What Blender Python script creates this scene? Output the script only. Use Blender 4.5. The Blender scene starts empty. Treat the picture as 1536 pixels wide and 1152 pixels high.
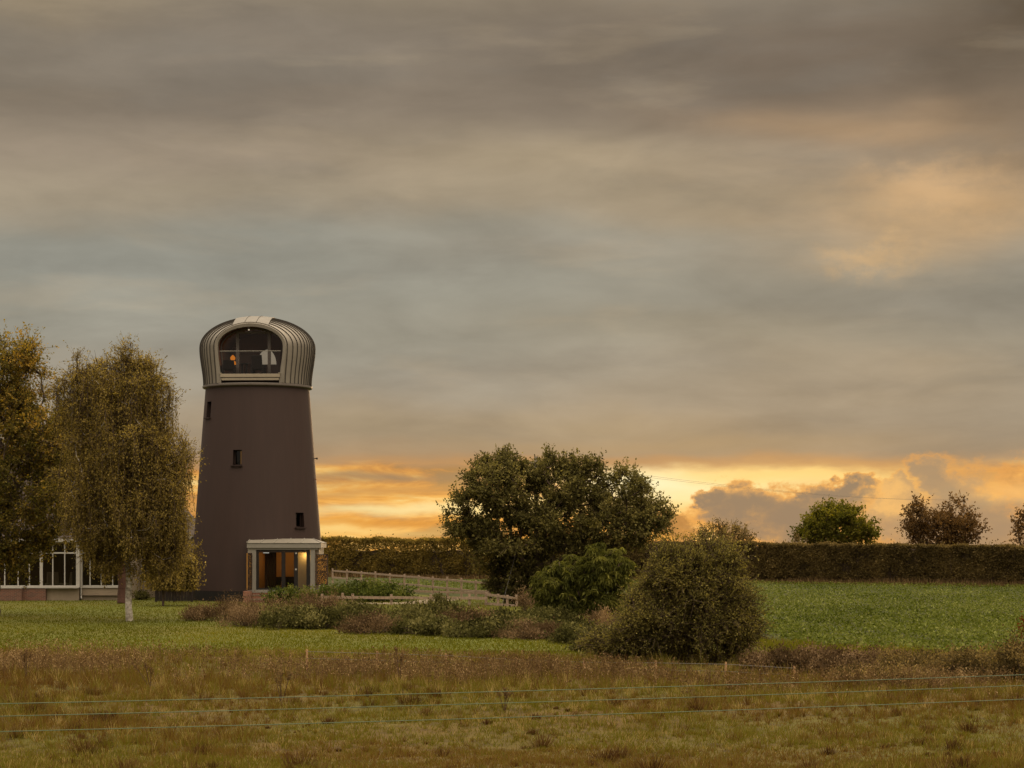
import bpy, math, random
import numpy as np
from mathutils import Vector
R = math.radians
SC = bpy.context.scene
COL = SC.collection
HZ = 800.0          # picture row of the eye level
F = 3000.0          # focal length in photo pixels
EYE = 4.0           # eye height, metres

# ------------------------------------------------------------------ camera
cam = bpy.data.cameras.new("camera"); co = bpy.data.objects.new("camera", cam); COL.objects.link(co)
co.location = (0, 0, EYE); co.rotation_euler = (R(90), 0, 0)
cam.sensor_width = 36; cam.lens = F / 1536 * 36; cam.shift_y = (HZ - 576) / 1536
cam.clip_start = 0.5; cam.clip_end = 12000
SC.camera = co
SC.view_settings.view_transform = 'Standard'; SC.view_settings.look = 'None'
SC.view_settings.exposure = 0.0; SC.view_settings.gamma = 1.0

def lin(r, g, b):
    def f(c):
        c /= 255.0
        return c / 12.92 if c <= 0.04045 else ((c + 0.055) / 1.055) ** 2.4
    return (f(r), f(g), f(b), 1.0)

# ------------------------------------------------------------------ world
SUN_AZ, SUN_EL = R(7.0), R(4.5)      # azimuth right of the view axis
W = bpy.data.worlds.new("World"); SC.world = W; W.use_nodes = True
def build_world():
    nt = W.node_tree; nt.nodes.clear(); L = nt.links.new
    def nd(t, **k):
        n = nt.nodes.new(t)
        for a, b in k.items(): setattr(n, a, b)
        return n
    def put(sock, v):
        if isinstance(v, bpy.types.NodeSocket): L(v, sock)
        elif v is not None: sock.default_value = v
    def M(op, a, b=None, c=None, clamp=False):
        n = nd('ShaderNodeMath', operation=op, use_clamp=clamp)
        put(n.inputs[0], a); put(n.inputs[1], b)
        if c is not None: put(n.inputs[2], c)
        return n.outputs[0]
    def V(op, a, b=None):
        n = nd('ShaderNodeVectorMath', operation=op); put(n.inputs[0], a)
        if b is not None: put(n.inputs[1], b)
        return n.outputs['Value'] if op in ('DOT_PRODUCT', 'LENGTH') else n.outputs[0]
    def mix(f, a, b):
        n = nd('ShaderNodeMix', data_type='RGBA'); put(n.inputs[0], f); put(n.inputs[6], a); put(n.inputs[7], b)
        return n.outputs[2]
    def noise(vec, scale, detail=4, rough=.5, col=False, dist=0):
        n = nd('ShaderNodeTexNoise'); put(n.inputs['Vector'], vec)
        n.inputs['Scale'].default_value = scale; n.inputs['Detail'].default_value = detail
        n.inputs['Roughness'].default_value = rough; n.inputs['Distortion'].default_value = dist
        return n.outputs['Color' if col else 'Fac']
    def smooth(x, a, b):
        n = nd('ShaderNodeMapRange', interpolation_type='SMOOTHSTEP'); put(n.inputs[0], x)
        n.inputs[1].default_value = a; n.inputs[2].default_value = b
        return n.outputs[0]
    d = nd('ShaderNodeTexCoord').outputs['Generated']
    sp = nd('ShaderNodeSeparateXYZ'); L(d, sp.inputs[0]); x, y, z = sp.outputs
    hyp = M('MAXIMUM', M('SQRT', M('ADD', M('MULTIPLY', x, x), M('MULTIPLY', y, y))), .02)
    u = M('MULTIPLY', M('ARCTAN2', x, y), 3.0)
    v = M('MULTIPLY', M('DIVIDE', z, hyp), 3.0)
    cb = nd('ShaderNodeCombineXYZ'); L(u, cb.inputs[0]); L(v, cb.inputs[1]); uv = cb.outputs[0]
    ds = V('MULTIPLY', d, (3, 3, 10))        # directions stretched: long flat streaks
    dp = V('MULTIPLY', d, (3, 3, 4.2))       # puffier
    w1 = V('MULTIPLY', V('SUBTRACT', noise(ds, 1.6, 4, .5, True), (.5, .5, .5)), (.55, .16, 0))
    w2 = V('MULTIPLY', V('SUBTRACT', noise(dp, 7, 6, .6, True), (.5, .5, .5)), (.17, .12, 0))
    w2 = V('ADD', w2, V('MULTIPLY', V('SUBTRACT', noise(dp, 24, 5, .6, True), (.5, .5, .5)), (.085, .07, 0)))
    w3 = V('MULTIPLY', V('SUBTRACT', noise(ds, 5, 5, .55, True), (.5, .5, .5)), (.25, .05, 0))
    uvs = V('ADD', uv, w1); uvp = V('ADD', uv, w2); uvl = V('ADD', uv, w3)
    def blob(coord, px, py, sx, sy, amp=1.0):
        q = V('MULTIPLY', V('SUBTRACT', coord, ((px - 768) / 1000, (HZ - py) / 1000, 0)), (1000 / sx, 1000 / sy, 0))
        return M('MULTIPLY', M('EXPONENT', M('MULTIPLY', V('DOT_PRODUCT', q, q), -1.0)), amp, clamp=True)
    # base gradient by elevation, gently warped
    vs = nd('ShaderNodeSeparateXYZ'); L(uvs, vs.inputs[0])
    rp = nd('ShaderNodeValToRGB'); L(M('MULTIPLY', vs.outputs[1], 1.0, clamp=True), rp.inputs[0])
    el = rp.color_ramp; el.interpolation = 'EASE'
    stops = [(790, (178, 142, 96)), (702, (164, 138, 108)), (655, (158, 142, 120)), (590, (157, 147, 130)),
             (500, (150, 146, 132)), (430, (145, 143, 131)), (380, (149, 146, 133)), (310, (163, 149, 127)),
             (240, (158, 143, 124)), (170, (136, 124, 110)), (80, (134, 123, 109)), (0, (144, 131, 112))]
    while len(el.elements) > 1: el.elements.remove(el.elements[-1])
    for i, (py, c) in enumerate(stops):
        e = el.elements[0] if i == 0 else el.elements.new((HZ - py) / 1000)
        e.position = (HZ - py) / 1000; e.color = lin(*c)
    c = rp.outputs[0]
    def lay(c, f, rgb): return mix(f, c, lin(*rgb))
    # cool and dark banks, warm patches (real cloud features by direction)
    c = lay(c, blob(uvs, 150, 400, 420, 60, .6), (140, 140, 131))
    c = lay(c, blob(uvs, 330, 520, 330, 70, .4), (156, 155, 144))
    c = lay(c, blob(uvs, 1250, 90, 420, 110, .85), (110, 97, 84))
    c = lay(c, blob(uvs, 1560, 20, 200, 130, .8), (86, 72, 55))
    c = lay(c, blob(uvs, 1540, 240, 130, 90, .6), (128, 108, 86))
    c = lay(c, blob(uvs, 60, 150, 260, 60, .5), (132, 118, 99))
    c = lay(c, blob(uvs, 90, 30, 160, 50, .5), (158, 140, 112))
    c = lay(c, blob(uvs, 620, 160, 420, 60, .4), (134, 121, 104))
    c = lay(c, blob(uvs, 850, 250, 300, 45, .45), (172, 155, 124))
    c = lay(c, blob(uvs, 1330, 185, 200, 26, .6), (180, 147, 110))
    c = lay(c, blob(uvs, 1400, 330, 230, 85, .65), (190, 156, 114))
    c = lay(c, blob(uvp, 1390, 304, 140, 36, .62), (214, 173, 124))
    c = lay(c, blob(uvp, 1300, 384, 70, 22, .7), (214, 174, 122))
    c = lay(c, blob(uvs, 1080, 300, 190, 26, .6), (154, 139, 116))
    c = lay(c, blob(uvs, 900, 385, 330, 28, .6), (146, 139, 125))
    c = lay(c, blob(uvs, 1400, 465, 340, 40, .8), (132, 128, 117))
    c = lay(c, blob(uvs, 1060, 500, 300, 30, .45), (146, 138, 120))
    c = lay(c, blob(uvs, 760, 560, 330, 40, .45), (146, 145, 134))
    c = lay(c, blob(uvs, 560, 655, 320, 36, .6), (155, 140, 115))
    c = lay(c, blob(uvs, 1000, 645, 300, 30, .5), (168, 148, 116))
    c = lay(c, blob(uvs, 1300, 560, 350, 60, .4), (166, 146, 118))
    # darker shreds and lighter rims running along the deck
    sh1 = smooth(noise(V('MULTIPLY', d, (3, 3, 13)), 2.6, 6, .55, False, .3), .48, .68)
    c = mix(M('MULTIPLY', sh1, .26), c, lin(122, 117, 108))
    sh2 = smooth(noise(V('ADD', V('MULTIPLY', d, (3, 3, 15)), (5, 2, 9)), 3.2, 6, .55, False, .2), .52, .72)
    c = mix(M('MULTIPLY', sh2, .17), c, lin(188, 168, 138))
    # soft streak structure through the whole deck
    st = noise(ds, 4.5, 7, .55, False, .3); st2 = noise(dp, 2.2, 6, .55)
    k = M('ADD', M('MULTIPLY', M('SUBTRACT', st, .5), .62), M('MULTIPLY', M('SUBTRACT', st2, .5), .50))
    c = V('SCALE', c); sc = c.node; L(M('ADD', k, 1.0), sc.inputs['Scale'])
    # ---- sunset strip
    vl = nd('ShaderNodeSeparateXYZ'); L(uvl, vl.inputs[0])
    ext = M('EXPONENT', M('MULTIPLY', M('POWER', M('ABSOLUTE', M('DIVIDE', M('SUBTRACT', u, .2), 1.5)), 2.0), -1.0))
    strip = M('MULTIPLY', smooth(vl.outputs[1], .112, .090), ext)
    sn = noise(V('MULTIPLY', d, (3, 3, 16)), 6.5, 7, .6, False, .4)
    c2 = nd('ShaderNodeValToRGB'); L(sn, c2.inputs[0]); e2 = c2.color_ramp
    e2.elements[0].position = .36; e2.elements[0].color = lin(172, 124, 70)
    e2.elements[1].position = .66; e2.elements[1].color = lin(255, 226, 150)
    for p_, q_ in ((.44, (216, 144, 62)), (.51, (244, 172, 74)), (.58, (253, 198, 106))):
        e = e2.elements.new(p_); e.color = lin(*q_)
    glow = c2.outputs[0]
    glow = lay(glow, blob(uvl, 1080, 730, 270, 40, .95), (255, 230, 156))
    glow = lay(glow, blob(uvl, 985, 722, 120, 24, .9), (255, 246, 200))
    glow = lay(glow, blob(uvl, 1200, 712, 170, 14, .9), (255, 216, 132))
    glow = lay(glow, blob(uvl, 590, 762, 170, 9, .9), (255, 230, 160))
    glow = lay(glow, blob(uvl, 480, 795, 200, 10, .8), (255, 214, 130))
    glow = lay(glow, blob(uvl, 560, 738, 220, 7, .8), (206, 152, 86))
    glow = lay(glow, blob(uvl, 520, 782, 170, 6, .7), (222, 150, 62))
    c = mix(strip, c, glow)
    c = lay(c, blob(uvl, 560, 718, 170, 9, .8), (150, 128, 100))
    c = lay(c, blob(uvl, 1270, 694, 240, 11, .5), (214, 156, 88))
    c = lay(c, blob(uvl, 800, 690, 420, 9, .55), (196, 142, 84))
    c = lay(c, blob(uvl, 950, 668, 300, 12, .4), (176, 146, 104))
    # ---- low cumulus banks in front of the glow, ragged edges
    def hard(b, a0, a1): return smooth(b, a0, a1)
    def cum(c, parts, rim, body, gain=1.0):
        s = None
        for p_ in parts:
            b = blob(uvp, *p_); s = b if s is None else M('MAXIMUM', s, b)
        c = mix(M('MULTIPLY', hard(s, .24, .46), .85 * gain), c, lin(*rim))
        bn = smooth(noise(dp, 15, 6, .62), .36, .66); dk = tuple(int(q * .90) for q in body)
        inner = mix(M('MULTIPLY', bn, M('SUBTRACT', 1.0, hard(s, .55, .95))), lin(*dk), lin(*[int(q * .55 + r_ * .45) for q, r_ in zip(body, rim)]))
        return mix(M('MULTIPLY', hard(s, .38, .66), gain), c, inner)
    c = cum(c, [(1120, 770, 78, 40), (1190, 782, 96, 50), (1272, 760, 34, 24), (1072, 752, 34, 24), (1235, 745, 40, 18)], (226, 158, 82), (152, 135, 114))
    c = cum(c, [(1420, 765, 84, 70), (1480, 785, 110, 56), (1352, 785, 70, 50), (1405, 730, 60, 34), (1330, 755, 30, 26)], (220, 158, 88), (162, 147, 125), .80)
    c = cum(c, [(1012, 792, 40, 22), (985, 780, 20, 12)], (214, 150, 80), (176, 126, 74), .8)
    c = cum(c, [(1560, 735, 60, 40)], (226, 158, 84), (206, 146, 82), .7)
    c = lay(c, blob(uvl, 1490, 735, 60, 14, .7), (250, 194, 116))
    c = lay(c, blob(uvp, 1320, 760, 36, 22, .8), (248, 192, 112))
    # ---- overhead and behind the viewer the unseen deck is brightened to light ground and mill
    up = smooth(z, .30, .62); back = smooth(y, .35, -.35)
    over = mix(smooth(x, -.8, .8), (1.75, 1.52, 1.20, 1), (2.9, 2.38, 1.74, 1))
    over = mix(M('MULTIPLY', noise(d, 3, 5), .5), over, (1.1, 1.0, .84, 1))
    ov = V('SCALE', over); L(M('ADD', .42, M('MULTIPLY', smooth(z, .28, .95), 1.75)), ov.node.inputs['Scale']); over = ov
    over = mix(M('MULTIPLY', smooth(z, .34, .06), .80), over, (.40, .33, .26, 1))
    c = mix(M('MAXIMUM', up, back), c, over)
    c = mix(smooth(z, 0, -.03), c, (.10, .085, .04, 1))
    # ---- shaders: Nishita dusk sky behind the cloud deck
    sky = nd('ShaderNodeTexSky', sky_type='NISHITA'); sky.sun_disc = False
    sky.sun_elevation = SUN_EL; sky.sun_rotation = SUN_AZ
    b1 = nd('ShaderNodeBackground'); L(sky.outputs[0], b1.inputs[0]); b1.inputs[1].default_value = .05
    b2 = nd('ShaderNodeBackground'); L(c, b2.inputs[0]); b2.inputs[1].default_value = 1.0
    ms = nd('ShaderNodeMixShader'); ms.inputs[0].default_value = .97
    L(b1.outputs[0], ms.inputs[1]); L(b2.outputs[0], ms.inputs[2])
    L(ms.outputs[0], nd('ShaderNodeOutputWorld').inputs[0])
build_world()
W.cycles.sampling_method = 'MANUAL'; W.cycles.sample_map_resolution = 1024

sl = bpy.data.lights.new("sun", 'SUN'); so = bpy.data.objects.new("sun", sl); COL.objects.link(so)
sl.energy = .5; sl.angle = R(14); sl.color = (1.0, .62, .30)
so.rotation_euler = Vector((-math.sin(SUN_AZ) * math.cos(SUN_EL), -math.cos(SUN_AZ) * math.cos(SUN_EL), -math.sin(SUN_EL))).to_track_quat('-Z', 'Y').to_euler()
so.location = (20, 300, 60)

# ------------------------------------------------------------------ helpers
def P(px, py, Y): return ((px - 768) / F * Y, Y, EYE - (py - HZ) / F * Y)
def X(px, Y): return (px - 768) / F * Y
def Z(py, Y): return EYE - (py - HZ) / F * Y

def tag(o, label=None, cat=None, group=None, kind=None):
    if label: o['label'] = label
    if cat: o['category'] = cat
    if group: o['group'] = group
    if kind: o['kind'] = kind
    return o
def thing(name, loc, label, cat, group=None, rz=0):
    o = bpy.data.objects.new(name, None); COL.objects.link(o); o.location = loc; o.rotation_euler = (0, 0, rz)
    o.empty_display_size = .3
    return tag(o, label, cat, group)

class MB:
    def __init__(s): s.v = []; s.f = []
    def quad(s, a, b, c, d):
        n = len(s.v); s.v += [tuple(a), tuple(b), tuple(c), tuple(d)]; s.f.append((n, n+1, n+2, n+3)); return s
    def box(s, x0, x1, y0, y1, z0, z1):
        n = len(s.v)
        s.v += [(x0,y0,z0),(x1,y0,z0),(x1,y1,z0),(x0,y1,z0),(x0,y0,z1),(x1,y0,z1),(x1,y1,z1),(x0,y1,z1)]
        s.f += [tuple(n+i for i in q) for q in ((0,3,2,1),(4,5,6,7),(0,1,5,4),(1,2,6,5),(2,3,7,6),(3,0,4,7))]
        return s
    def bar(s, a, b, w, h, up=(0,0,1)):
        a = Vector(a); b = Vector(b); d = (b-a).normalized(); u = Vector(up)
        sd = d.cross(u)
        if sd.length < 1e-4: sd = d.cross(Vector((1,0,0)))
        sd.normalize(); u = sd.cross(d).normalized()
        n = len(s.v)
        for p in (a, b):
            for i, j in ((-1,-1),(1,-1),(1,1),(-1,1)): s.v.append(tuple(p + sd*(i*w/2) + u*(j*h/2)))
        s.f += [tuple(n+i for i in q) for q in ((3,2,1,0),(4,5,6,7),(0,1,5,4),(1,2,6,5),(2,3,7,6),(3,0,4,7))]
        return s
    def tube(s, pts, rad, k=6, cap=True):
        pts = [Vector(p) for p in pts]
        if not hasattr(rad, '__len__'): rad = [rad]*len(pts)
        n0 = len(s.v); ref = Vector((.31,.17,.93))
        for i, p in enumerate(pts):
            d = (pts[min(i+1,len(pts)-1)] - pts[max(i-1,0)]).normalized()
            a = d.cross(ref)
            if a.length < 1e-3: a = d.cross(Vector((1,0,0)))
            a.normalize(); b = d.cross(a)
            for j in range(k):
                t = 2*math.pi*j/k; s.v.append(tuple(p + (a*math.cos(t)+b*math.sin(t))*rad[i]))
        for i in range(len(pts)-1):
            for j in range(k):
                q = n0+i*k; s.f.append((q+j, q+(j+1)%k, q+k+(j+1)%k, q+k+j))
        if cap:
            s.f.append(tuple(n0+j for j in range(k))[::-1]); q = n0+(len(pts)-1)*k; s.f.append(tuple(q+j for j in range(k)))
        return s
    def lathe(s, prof, k=48, cx=0, cy=0, a0=0, a1=2*math.pi):
        n0 = len(s.v); full = abs(a1-a0-2*math.pi) < 1e-6; m = k if full else k+1
        for r, z in prof:
            for j in range(m):
                t = a0+(a1-a0)*j/k; s.v.append((cx+r*math.sin(t), cy-r*math.cos(t), z))
        for i in range(len(prof)-1):
            for j in range(k):
                q = n0+i*m; s.f.append((q+j, q+(j+1)%m, q+m+(j+1)%m, q+m+j))
        return s
    def grid(s, rows):
        n0 = len(s.v); m = len(rows[0])
        for r in rows: s.v += [tuple(p) for p in r]
        for i in range(len(rows)-1):
            for j in range(m-1):
                q = n0+i*m+j; s.f.append((q, q+1, q+m+1, q+m))
        return s
    def poly(s, pts):
        n = len(s.v); s.v += [tuple(p) for p in pts]; s.f.append(tuple(range(n, n+len(pts)))); return s
    def prism(s, pts, off):
        n = len(s.v); k = len(pts); off = Vector(off)
        s.v += [tuple(p) for p in pts] + [tuple(Vector(p)+off) for p in pts]
        s.f.append(tuple(range(n, n+k))[::-1]); s.f.append(tuple(range(n+k, n+2*k)))
        for i in range(k): s.f.append((n+i, n+(i+1)%k, n+k+(i+1)%k, n+k+i))
        return s
    def build(s, name, mat, parent=None, smooth=False, bevel=0, loc=None):
        me = bpy.data.meshes.new(name); me.from_pydata(s.v, [], s.f); me.update()
        o = bpy.data.objects.new(name, me); COL.objects.link(o); me.materials.append(mat)
        if parent: o.parent = parent
        if loc: o.location = loc
        import bmesh
        bm = bmesh.new(); bm.from_mesh(me); bmesh.ops.recalc_face_normals(bm, faces=bm.faces); bm.to_mesh(me); bm.free()
        if smooth:
            me.polygons.foreach_set('use_smooth', [True]*len(me.polygons))
        if bevel:
            b = o.modifiers.new('bevel', 'BEVEL'); b.width = bevel; b.segments = 2; b.limit_method = 'ANGLE'
        return o

# ---- numpy noise and leaf meshes
_tab = np.random.default_rng(7).random((256, 256))
def vn(x, y):
    xi = np.floor(x).astype(int); yi = np.floor(y).astype(int); fx = x-xi; fy = y-yi
    fx = fx*fx*(3-2*fx); fy = fy*fy*(3-2*fy)
    g = lambda a, b: _tab[a & 255, b & 255]
    return (g(xi,yi)*(1-fx)+g(xi+1,yi)*fx)*(1-fy) + (g(xi,yi+1)*(1-fx)+g(xi+1,yi+1)*fx)*fy
def fbm(x, y, o=4):
    s = 0; a = .5; t = 0
    for i in range(o): s = s + a*vn(x*2**i+17*i, y*2**i+5*i); t += a; a *= .5
    return s/t
def norm(a): return a/np.maximum(np.linalg.norm(a, axis=1, keepdims=True), 1e-9)

def raw_quads(name, V4, shade, mat, parent=None):
    n = len(V4); me = bpy.data.meshes.new(name)
    me.vertices.add(4*n); me.vertices.foreach_set('co', np.ascontiguousarray(V4, dtype=np.float32).ravel())
    me.loops.add(4*n); me.loops.foreach_set('vertex_index', np.arange(4*n, dtype=np.int32))
    me.polygons.add(n); me.polygons.foreach_set('loop_start', np.arange(0, 4*n, 4, dtype=np.int32))
    try: me.polygons.foreach_set('loop_total', np.full(n, 4, dtype=np.int32))
    except Exception: pass
    me.update(calc_edges=True)
    at = me.attributes.new('shade', 'FLOAT', 'FACE'); at.data.foreach_set('value', np.asarray(shade, dtype=np.float32))
    o = bpy.data.objects.new(name, me); COL.objects.link(o); me.materials.append(mat)
    if parent: o.parent = parent
    return o
def leaf_quads(p, a, size, aspect, rng):
    a = norm(a); b = norm(np.cross(a, rng.normal(size=a.shape)))
    s = size[:, None]; w = s*aspect*.5
    return np.stack([p, p+a*s*.45+b*w, p+a*s, p+a*s*.45-b*w], axis=1)
def ribbon_quads(p0, p1, w0, w1, rng, side=None):
    a = norm(p1-p0)
    b = norm(np.cross(a, rng.normal(size=a.shape))) if side is None else side
    w0 = np.broadcast_to(np.asarray(w0), (len(p0),))[:, None]; w1 = np.broadcast_to(np.asarray(w1), (len(p0),))[:, None]
    return np.stack([p0-b*w0/2, p0+b*w0/2, p1+b*w1/2, p1-b*w1/2], axis=1)

# ------------------------------------------------------------------ materials
def newmat(name):
    m = bpy.data.materials.new(name); m.use_nodes = True; nt = m.node_tree
    return m, nt, nt.nodes, nt.links.new, nt.nodes['Principled BSDF']
def mat(name, c, rough=.7, var=.18, scale=3.0, bump=0.0, metal=0.0, c2=None, stretch=(1,1,1), spec=.3):
    m, nt, N, L, b = newmat(name)
    tc = N.new('ShaderNodeTexCoord'); mp = N.new('ShaderNodeMapping'); L(tc.outputs['Object'], mp.inputs[0]); mp.inputs['Scale'].default_value = stretch
    no = N.new('ShaderNodeTexNoise'); L(mp.outputs[0], no.inputs['Vector']); no.inputs['Scale'].default_value = scale
    no.inputs['Detail'].default_value = 7; no.inputs['Roughness'].default_value = .6
    r = N.new('ShaderNodeValToRGB'); L(no.outputs['Fac'], r.inputs[0])
    r.color_ramp.elements[0].position = .3; r.color_ramp.elements[1].position = .72
    a = c2 if c2 else tuple(v*(1-var) for v in c[:3]); z = c if c2 else tuple(min(1, v*(1+var)) for v in c[:3])
    r.color_ramp.elements[0].color = (*a[:3], 1); r.color_ramp.elements[1].color = (*z[:3], 1)
    L(r.outputs[0], b.inputs['Base Color'])
    b.inputs['Roughness'].default_value = rough; b.inputs['Metallic'].default_value = metal
    b.inputs['Specular IOR Level'].default_value = spec
    if bump:
        bp = N.new('ShaderNodeBump'); bp.inputs['Strength'].default_value = bump; bp.inputs['Distance'].default_value = .03
        L(no.outputs['Fac'], bp.inputs['Height']); L(bp.outputs[0], b.inputs['Normal'])
    return m
def leafmat(name, cols, trans=.35, pscale=.5):
    """colour of each leaf from its own shade value, nudged by a slow noise"""
    m, nt, N, L, b = newmat(name); N.remove(b)
    at = N.new('ShaderNodeAttribute'); at.attribute_name = 'shade'
    r = N.new('ShaderNodeValToRGB'); L(at.outputs['Fac'], r.inputs[0])
    el = r.color_ramp.elements
    el[0].position = 0; el[0].color = (*cols[0], 1); el[1].position = 1; el[1].color = (*cols[-1], 1)
    for i in range(1, len(cols)-1):
        e = el.new(i/(len(cols)-1)); e.color = (*cols[i], 1)
    df = N.new('ShaderNodeBsdfDiffuse'); tr = N.new('ShaderNodeBsdfTranslucent'); ms = N.new('ShaderNodeMixShader')
    L(r.outputs[0], df.inputs[0])
    hs = N.new('ShaderNodeHueSaturation'); hs.inputs['Saturation'].default_value = 1.15; hs.inputs['Value'].default_value = 1.5
    L(r.outputs[0], hs.inputs['Color']); L(hs.outputs[0], tr.inputs[0])
    ms.inputs[0].default_value = trans
    L(df.outputs[0], ms.inputs[1]); L(tr.outputs[0], ms.inputs[2]); L(ms.outputs[0], N['Material Output'].inputs[0])
    return m
def glassmat(name, tint=(.9,.9,.88), refl=1.0):
    m, nt, N, L, b = newmat(name); N.remove(b)
    t = N.new('ShaderNodeBsdfTransparent'); t.inputs[0].default_value = (*tint, 1)
    g = N.new('ShaderNodeBsdfGlossy'); g.inputs['Roughness'].default_value = .03; g.inputs[0].default_value = (refl, refl, refl, 1)
    fr = N.new('ShaderNodeFresnel'); fr.inputs[0].default_value = 1.5
    ms = N.new('ShaderNodeMixShader'); L(fr.outputs[0], ms.inputs[0]); L(t.outputs[0], ms.inputs[1]); L(g.outputs[0], ms.inputs[2])
    L(ms.outputs[0], N['Material Output'].inputs[0]); return m
def emitmat(name, c, s):
    m, nt, N, L, b = newmat(name); N.remove(b)
    e = N.new('ShaderNodeEmission'); e.inputs[0].default_value = (*c, 1); e.inputs[1].default_value = s
    L(e.outputs[0], N['Material Output'].inputs[0]); return m
def brickmat(name, c1, c2, mortar, scale=1.0):
    m, nt, N, L, b = newmat(name)
    tc = N.new('ShaderNodeTexCoord'); sx = N.new('ShaderNodeSeparateXYZ'); L(tc.outputs['Object'], sx.inputs[0])
    ad = N.new('ShaderNodeMath'); L(sx.outputs[0], ad.inputs[0]); L(sx.outputs[1], ad.inputs[1])
    cb = N.new('ShaderNodeCombineXYZ'); L(ad.outputs[0], cb.inputs[0]); L(sx.outputs[2], cb.inputs[1])
    k = N.new('ShaderNodeTexBrick'); L(cb.outputs[0], k.inputs['Vector']); k.inputs['Scale'].default_value = scale
    k.inputs['Color1'].default_value = (*c1, 1); k.inputs['Color2'].default_value = (*c2, 1); k.inputs['Mortar'].default_value = (*mortar, 1)
    k.inputs['Brick Width'].default_value = .225; k.inputs['Row Height'].default_value = .075; k.inputs['Mortar Size'].default_value = .01
    L(k.outputs['Color'], b.inputs['Base Color']); b.inputs['Roughness'].default_value = .85
    bp = N.new('ShaderNodeBump'); bp.inputs['Distance'].default_value = .01; L(k.outputs['Fac'], bp.inputs['Height']); bp.invert = True
    L(bp.outputs[0], b.inputs['Normal']); return m

M_ = {}
M_['tar'] = mat('brown_render', (.0300,.0158,.0130), .6, .09, 1.3, .2, stretch=(2.2,2.2,.22), spec=.3)
M_['plinth'] = mat('black_tar', (.006,.0045,.004), .6, .3, 4)
M_['zinc'] = mat('zinc_sheet', (.19,.17,.142), .46, .10, 2.5, .05, metal=.35)
M_['seam'] = mat('zinc_seam', (.040,.034,.028), .6, .12, 4, metal=.35)  # zinc darkened to paint the shadow lines along the ribs
M_['zinc_top'] = mat('zinc_ridge', (.125,.11,.088), .5, .10, 2, metal=.2)
M_['cream'] = mat('cream_paint', (.25,.21,.155), .55, .08, 5)
M_['soffit'] = mat('red_brown_timber', (.11,.035,.018), .55, .25, 6, stretch=(1,6,1))
M_['mauve'] = mat('mauve_plaster', (.20,.135,.122), .8, .06, 2)
M_['frame'] = mat('bronze_frame', (.10,.085,.075), .45, .1, 5)
M_['glass'] = glassmat('window_glass', (.88,.85,.82), .5)
M_['dglass'] = glassmat('dark_glass', (.58,.55,.50), .6)
M_['lit'] = emitmat('lit_blind', (1,.50,.12), .13)
M_['reveal'] = mat('dark_reveal', (.020,.010,.008), .6, .2, 6)
M_['pillar'] = mat('pale_plaster', (.55,.47,.33), .8, .05, 3)
M_['dark'] = mat('dark_interior', (.020,.014,.011), .8, .3, 3)
M_['black'] = mat('black_metal', (.014,.011,.010), .45, .2, 6)
M_['grey_paint'] = mat('grey_paint', (.195,.18,.155), .5, .07, 4)
M_['grey_roof'] = mat('grey_roof_sheet', (.21,.19,.155), .45, .1, 4, metal=.3)
M_['wicker'] = mat('dark_wicker', (.035,.030,.030), .7, .3, 25)
M_['ochre'] = mat('ochre_plaster', (.50,.30,.12), .8, .08, 2)
M_['curtain'] = mat('brown_curtain', (.05,.025,.012), .9, .4, 4, stretch=(14,14,.3))
M_['brick'] = brickmat('red_brick', (.24,.080,.040), (.15,.052,.030), (.20,.15,.11))
M_['brick2'] = brickmat('old_brick', (.17,.062,.036), (.09,.040,.028), (.17,.12,.085))
M_['render'] = mat('cream_render', (.24,.19,.135), .85, .12, 2, .1, stretch=(1,1,.5))
M_['white'] = mat('white_paint', (.36,.34,.31), .45, .05, 6)
M_['tile'] = mat('roof_tile', (.034,.022,.018), .85, .35, 9, .3)
M_['bark_birch'] = mat('birch_bark', (.55,.50,.43), .8, .1, 5, .3, c2=(.10,.075,.055), stretch=(1,1,1.6))
M_['bark'] = mat('dark_bark', (.075,.05,.035), .9, .35, 6, .5, stretch=(3,3,.6))
M_['bark_red'] = mat('red_bark', (.06,.028,.018), .9, .3, 6, .5, stretch=(3,3,.6))
M_['timber'] = mat('weathered_timber', (.25,.18,.125), .85, .3, 7, .2, stretch=(1,1,1))
M_['stake'] = mat('stake_timber', (.34,.20,.10), .85, .2, 7)
M_['wire'] = mat('green_fence_wire', (.07,.105,.058), .5, .1, 5)
M_['steel'] = mat('steel_wire', (.10,.09,.08), .5, .1, 5)
M_['pole'] = mat('grey_pole', (.26,.22,.18), .9, .2, 8)
M_['fenceblack'] = mat('black_boards', (.016,.011,.009), .8, .3, 6, stretch=(6,6,.4))
M_['pave'] = mat('beige_gravel', (.17,.13,.09), .9, .25, 14, .2)
M_['corten'] = mat('corten_sheet', (.035,.02,.013), .7, .3, 8)

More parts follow.
